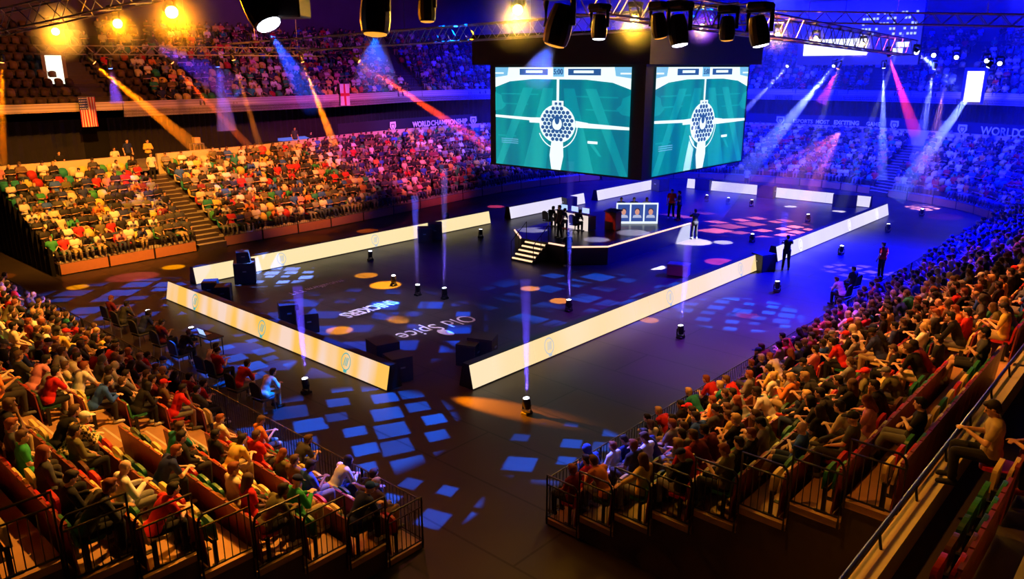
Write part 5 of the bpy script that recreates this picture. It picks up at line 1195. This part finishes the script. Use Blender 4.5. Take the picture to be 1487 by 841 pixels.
# person and seat on the terrace at the right edge
person((-1.60, 11.7, 3.90), PI / 2 + .25, 'phone', 'khaki' if False else (.42, .33, .18), 'short', 'dark', 'black', 'tee', label='man in khaki T-shirt holding a phone on the terrace at the right edge', skin=SKINS[0])
person((-.75, 11.6, 4.1), PI / 2 + .2, 'lean', 'maroon', 'short', 'auburn', 'dark', 'tee', label='person with bare forearms leaning forward at the right edge of the picture', skin=SKINS[0])
for k, (y, cc) in enumerate(((11.7, 'red'), (11.1, 'cream'), (10.3, 'green'), (9.8, 'green'), (9.3, 'dark green'), (8.8, 'brown'), (8.3, 'red'))): seat((-1.48, y, 3.85), PI / 2, cc, k == 0, f'{cc} terrace seat, {ordn(k + 1)} behind the khaki man towards the bottom', 'seats on the terrace')

# ================================================================ BANNERS, FLAGS, DOORS, SCOREBOARD
M_BAN = mat('banner_cloth', (.015, .015, .04), .9); M_LET = mat('banner_print', (.95, .95, .95), .6)
def banner(i0, i1, z0, z1, words, label, off=.97, sizes=None):
    t = empty('banner', (*DG[i0], 0), label=label, cat='banner'); mb = MB(); o0 = Vector(DG[i0])
    pts = [Vector(lp(DB[i], DG[i], .30)) for i in range(i0, i1 + 1)]
    for a, b_ in zip(pts[:-1], pts[1:]): mb.quad((*(a - o0), z0), (*(b_ - o0), z0), (*(b_ - o0), z1), (*(a - o0), z1))
    mb.build('cloth', M_BAN, t); return t, pts, o0
def place_words(t, pts, o0, z, items):
    cum = [0]; 
    for a, b_ in zip(pts[:-1], pts[1:]): cum.append(cum[-1] + (b_ - a).length)
    for f, body, size, bold in items:
        s = f * cum[-1]; k = max(j for j in range(len(cum) - 1) if cum[j] <= s + 1e-6); a, b_ = pts[k], pts[k + 1]; p = a.lerp(b_, (s - cum[k]) / (cum[k + 1] - cum[k])); u = (b_ - a).normalized(); nn = Vector((u.y, -u.x)); p = p + nn * .16
        if body == '@':
            mb = MB(); q = [(-.35, .4), (.35, .4), (.38, 0), (0, -.5), (-.38, 0)]; q2 = [(x * .6, y * .6) for x, y in q]
            for j in range(5): A_, B2, C_, D_ = q[j], q[(j + 1) % 5], q2[(j + 1) % 5], q2[j]; mb.quad(*[(x * u.x, x * u.y, y) for x, y in (A_, B2, C_, D_)])
            mb.poly([(x * .7 * u.x, x * .7 * u.y, y * .7) for x, y in q2]); o = mb.build('shield_emblem', M_LET, t); o.location = (p.x - o0.x, p.y - o0.y, z); continue
        text(body, size, M_LET, (p.x - o0.x, p.y - o0.y, z), (PI / 2, 0, math.atan2(u.y, u.x)), t, bold=bold, sx=.95)
def near_i(px, py, z):
    g = gz(px, py, z); return min(range(ND), key=lambda i: (lp(DB[i], DG[i], .3)[0] - g.x) ** 2 + (lp(DB[i], DG[i], .3)[1] - g.y) ** 2)
def place_px(items, z, label, i0=None, i1=None):
    """items: (px, py, word, size, bold); each word stands on the banner where the photo shows it"""
    idx = [near_i(px, py, z) for px, py, *_ in items]; i0 = i0 if i0 is not None else max(0, min(idx) - 2); i1 = i1 if i1 is not None else min(ND - 1, max(idx) + 2)
    t, pts, o0 = banner(i0, i1, MZ + .55, MZ + 1.75, '', label); cum = [0]
    for a, b_ in zip(pts[:-1], pts[1:]): cum.append(cum[-1] + (b_ - a).length)
    out = []
    for px, py, body, size, bold in items:
        best = None
        for k in range(len(pts) - 1):
            for f in np.linspace(0, 1, 9):
                p = pts[k].lerp(pts[k + 1], f); q = proj((p.x, p.y, z)); e = abs(q[0] - px)
                if best is None or e < best[0]: best = (e, (cum[k] + f * (cum[k + 1] - cum[k])) / cum[-1])
        out.append((best[1], body, size, bold))
    place_words(t, pts, o0, z, out)
ZB = MZ + 1.15
place_px([(1133, 178, '@', 1, 0), (1166, 180, 'ESPORTS', .47, .010), (1196, 181, 'MOST', .47, .010), (1230, 182, 'EXCITING', .50, .028), (1268, 183, 'GAME', .47, .010), (1301, 184, '@', 1, 0)], ZB, 'dark banner with white slogan about the most exciting game')
place_px([(1400, 190, '@', 1, 0), (1455, 193, 'WORLD', .85, .02), (1489, 195, 'CHAMPIONSHIP', .85, .02)][:2] + [(1484, 195, 'C', .85, .02)], ZB, 'dark banner with white words at the far right')
place_px([(568, 190, '@', 1, 0), (610, 188, 'WORLD', .62, .03), (650, 187, 'CHAMPIONSHIP', .62, .02), (703, 181, '@', 1, 0)], ZB, 'dark banner with white words left of the screens')
def flag(px, w_, h, label, kind, plane_x, rz=0):
    c = gx(*px, plane_x); t = empty('flag', c, rz, label=label, cat='flag', group=None); m = [mat('flag_red', (.60, .03, .04), .8), mat('flag_white', (.80, .78, .76), .8), mat('flag_blue', (.03, .05, .25), .8)]
    mb = MB(); N = 13
    def S(u, v): return (.05 * math.sin(u * 9 + v * 3), (u - .5) * w_, -v * h)
    def cell(u0, v0, u1, v1, mi, d=0):
        for j in range(6):
            a, b_ = v0 + (v1 - v0) * j / 6, v0 + (v1 - v0) * (j + 1) / 6
            q = [S(u0, a), S(u1, a), S(u1, b_), S(u0, b_)]; mb.quad(*[(x + d, y, z) for x, y, z in q], mi)
    if kind == 'us':
        for k in range(13): cell(k / 13, 0, (k + 1) / 13, 1, 0 if k % 2 == 0 else 1)
        for j in range(6): cell(j / 6 * 7 / 13, 0, (j + 1) / 6 * 7 / 13, .42, 2, .01)
        for a in range(5):
            for b_ in range(5): q = S((a + .5) / 5 * 7 / 13, (b_ + .5) / 5 * .42); mb.box((q[0] + .02, q[1], q[2]), (.01, .05, .05), 0, 1)
    else:
        for k in range(8): cell(k / 8, 0, (k + 1) / 8, 1, 1)
        cell(.42, 0, .5, 1, 0, .012); cell(.5, 0, .58, 1, 0, .012)
        for k in range(8): cell(k / 8, .42, (k + 1) / 8, .56, 0, .012)
    mb.build('cloth', m, t); MB().tube([(.02, -w_ / 2, .02), (.02, w_ / 2, .02)], .02, 6).build('hanging_rod', M_STEEL, t)
flag((125, 141), .95, 1.75, 'striped flag with starred corner draped vertically over the balcony at left', 'us', -51.2)
flag((500, 122), .95, 1.65, 'white flag with red cross hanging on the balcony front', 'cross', -52.2)
# lit doorways in the upper tier
def lit_door(name, p, dist, w_, h, rz, label):
    c = rp(*p, dist); t = empty(name, c, rz, label=label, cat='doorway', kind='structure')
    MB().box((0, 0, h / 2), (w_, .05, h)).build('opening', emis('lit_doorway', (1.0, .92, .70) if p[0] < 700 else (.8, .85, 1), 1.6), t)
    MB().box((-w_ / 2 - .1, -.05, h / 2), (.2, .3, h + .3)).box((w_ / 2 + .1, -.05, h / 2), (.2, .3, h + .3)).box((0, -.05, h + .1), (w_ + .4, .3, .25)).build('door_frame', M_CONC, t)
lit_door('door_1', (84, 128), 58, .9, 2.0, 1.2, 'glowing doorway in the upper tier at the left'); lit_door('door_2', (1411, 148), 74, 1.2, 2.4, .1, 'glowing doorway in the upper tier at the far right')
# scoreboard in the top right
c = rp(1242, 66, 66); sb = empty('scoreboard', c, -.1, label='large lit scoreboard and dotted video wall hanging beyond the rig', cat='scoreboard')
MB().box((0, .25, .9), (9.2, .3, 4.6)).build('housing', M_CASE, sb); MB().box((-1.6, .06, -.1), (5.0, .06, 1.2)).build('screen', emis('score_white', (.85, .9, 1.0), 1.5), sb)
mb = MB(); random.seed(3)
for i in range(16):
    for j in range(5):
        if random.random() < .62: mb.box((.4 + i * .25, .06, .75 + j * .36), (.15, .05, .16))
mb.build('dotted_display', emis('score_blue', (.35, .45, 1.0), 1.6), sb)
mb = MB(); mb.box((3.4, .06, .0), (.9, .06, .35)); mb.box((3.1, .06, -.5), (.7, .06, .5)); mb.build('small_display', emis('score_white', ()), sb)
# upper tier handrails
for (i, w_) in ((12, 'beside the dark block of the left upper tier'), (31, 'at the middle of the left upper tier'), (45, 'at the far left corner of the upper tier')):
    for r in range(0, 8, 2):
        a = lp(DG[i], DH[i], r / NUP); b_ = lp(DG[i], DH[i], (r + 1.6) / NUP)
        t = empty('stair_rail', (*a, UZ0 + r * URISE), math.atan2(b_[1] - a[1], b_[0] - a[0]), label=f'dark stair rail {w_}, {ordn(r // 2 + 1)} from the balcony', cat='railing', group='stair rails of the upper tier'); L = math.dist(a, b_); dz = URISE * 1.6
        MB().tube([(0, 0, 0), (0, 0, .95), (L, 0, .95 + dz), (L, 0, dz)], .025, 6).build('frame', M_RAIL, t)
# people and gear on the mezzanine
MZP = [((155, 225), 'white', 'sit', 'person in white sitting in front of the dark drape at left'), ((80, 226), 'black', 'sit', 'seated person in black before the drape under the striped flag'), ((204, 226), 'yellow', 'fold', 'steward in yellow jacket standing at the top of the bowl stairs'), ((196, 248), 'white', 'stand', 'person in white shirt standing on the bowl stairs'), ((186, 220), 'navy', 'stand', 'person in navy standing behind the steward in yellow'),
       ((417, 196), 'charcoal', 'stand', 'sound operator in charcoal standing at the mezzanine desk'), ((445, 200), 'black', 'sit', 'sound operator in black sitting at the mezzanine desk')]
for (px, py), sh, pk, lab in MZP:
    if 'on the bowl stairs' in lab: c = Vector((-46.6, 20.0, LZ0 + LRISE * 7))
    else:
        best = min(range(ND), key=lambda i: abs(proj((*lp(DB[i], DG[i], .55), MZ + 1.0))[0] - px)); c = Vector((*lp(DB[best], DG[best], .55 if pk != 'fold' else .3), MZ))
    best = min(range(ND), key=lambda i: (DB[i][0] - c.x) ** 2 + (DB[i][1] - c.y) ** 2); u = Vector(DF[best]) - Vector(DB[best])
    if pk == 'sit': office_chair(c, math.atan2(u.y, u.x) - PI / 2, 'chair of the ' + lab, None, 'folding_chair')
    person(c, math.atan2(u.y, u.x) - PI / 2, pk, sh, 'short', 'dark', 'black', 'jumper' if sh == 'yellow' else 'tee', label=lab)
i = min(range(ND), key=lambda i: abs(proj((*lp(DB[i], DG[i], .4), MZ + 1.0))[0] - 430)); a = Vector(lp(DB[i], DG[i], .62)); u = (Vector(DG[i + 1]) - Vector(DG[i])).normalized()
t = empty('mixing_desk', (a.x, a.y, MZ), math.atan2(u.y, u.x), label='sound mixing desk with blue glow on the mezzanine', cat='mixing desk'); MB().bbox((0, 0, .4), (5.5, .8, .8), .03).build('body', M_CASE, t); MB().hexa([(-1.2, -.3, .82), (1.2, -.3, .82), (1.2, .3, .82), (-1.2, .3, .82), (-1.2, -.3, .86), (1.2, -.3, .86), (1.2, .3, 1.0), (-1.2, .3, 1.0)]).build('console', emis('console_glow', (.12, .18, .9), .8), t)
i = min(range(ND), key=lambda i: abs(proj((*lp(DB[i], DG[i], .5), MZ + 1.0))[0] - 287)); a = lp(DB[i], DG[i], .5)
t = empty('equipment_rack', (*a, MZ), 1.57, label='open equipment rack with small box on top on the mezzanine', cat='rack')
for sx in (-.35, .35):
    for sy in (-.25, .25): MB().box((sx, sy, .6), (.05, .05, 1.2)).build('post', M_STEEL, t)
for z in (.1, .6, 1.18): MB().box((0, 0, z), (.75, .55, .04)).build('shelf', M_STEEL, t)
MB().box((0, 0, 1.4), (.4, .35, .36)).build('top_box', mat('tan_box', (.45, .33, .12), .6), t)
hz = MB().box((-29.6, 68, 9.4), (83, 46, 18.6)).build('haze', haze_mat('haze_room', .0032), label='thin haze filling the far half of the arena', cat='haze', kind='stuff')
bpy.data.collections.remove(TMP)
print('objects', len(bpy.data.objects))
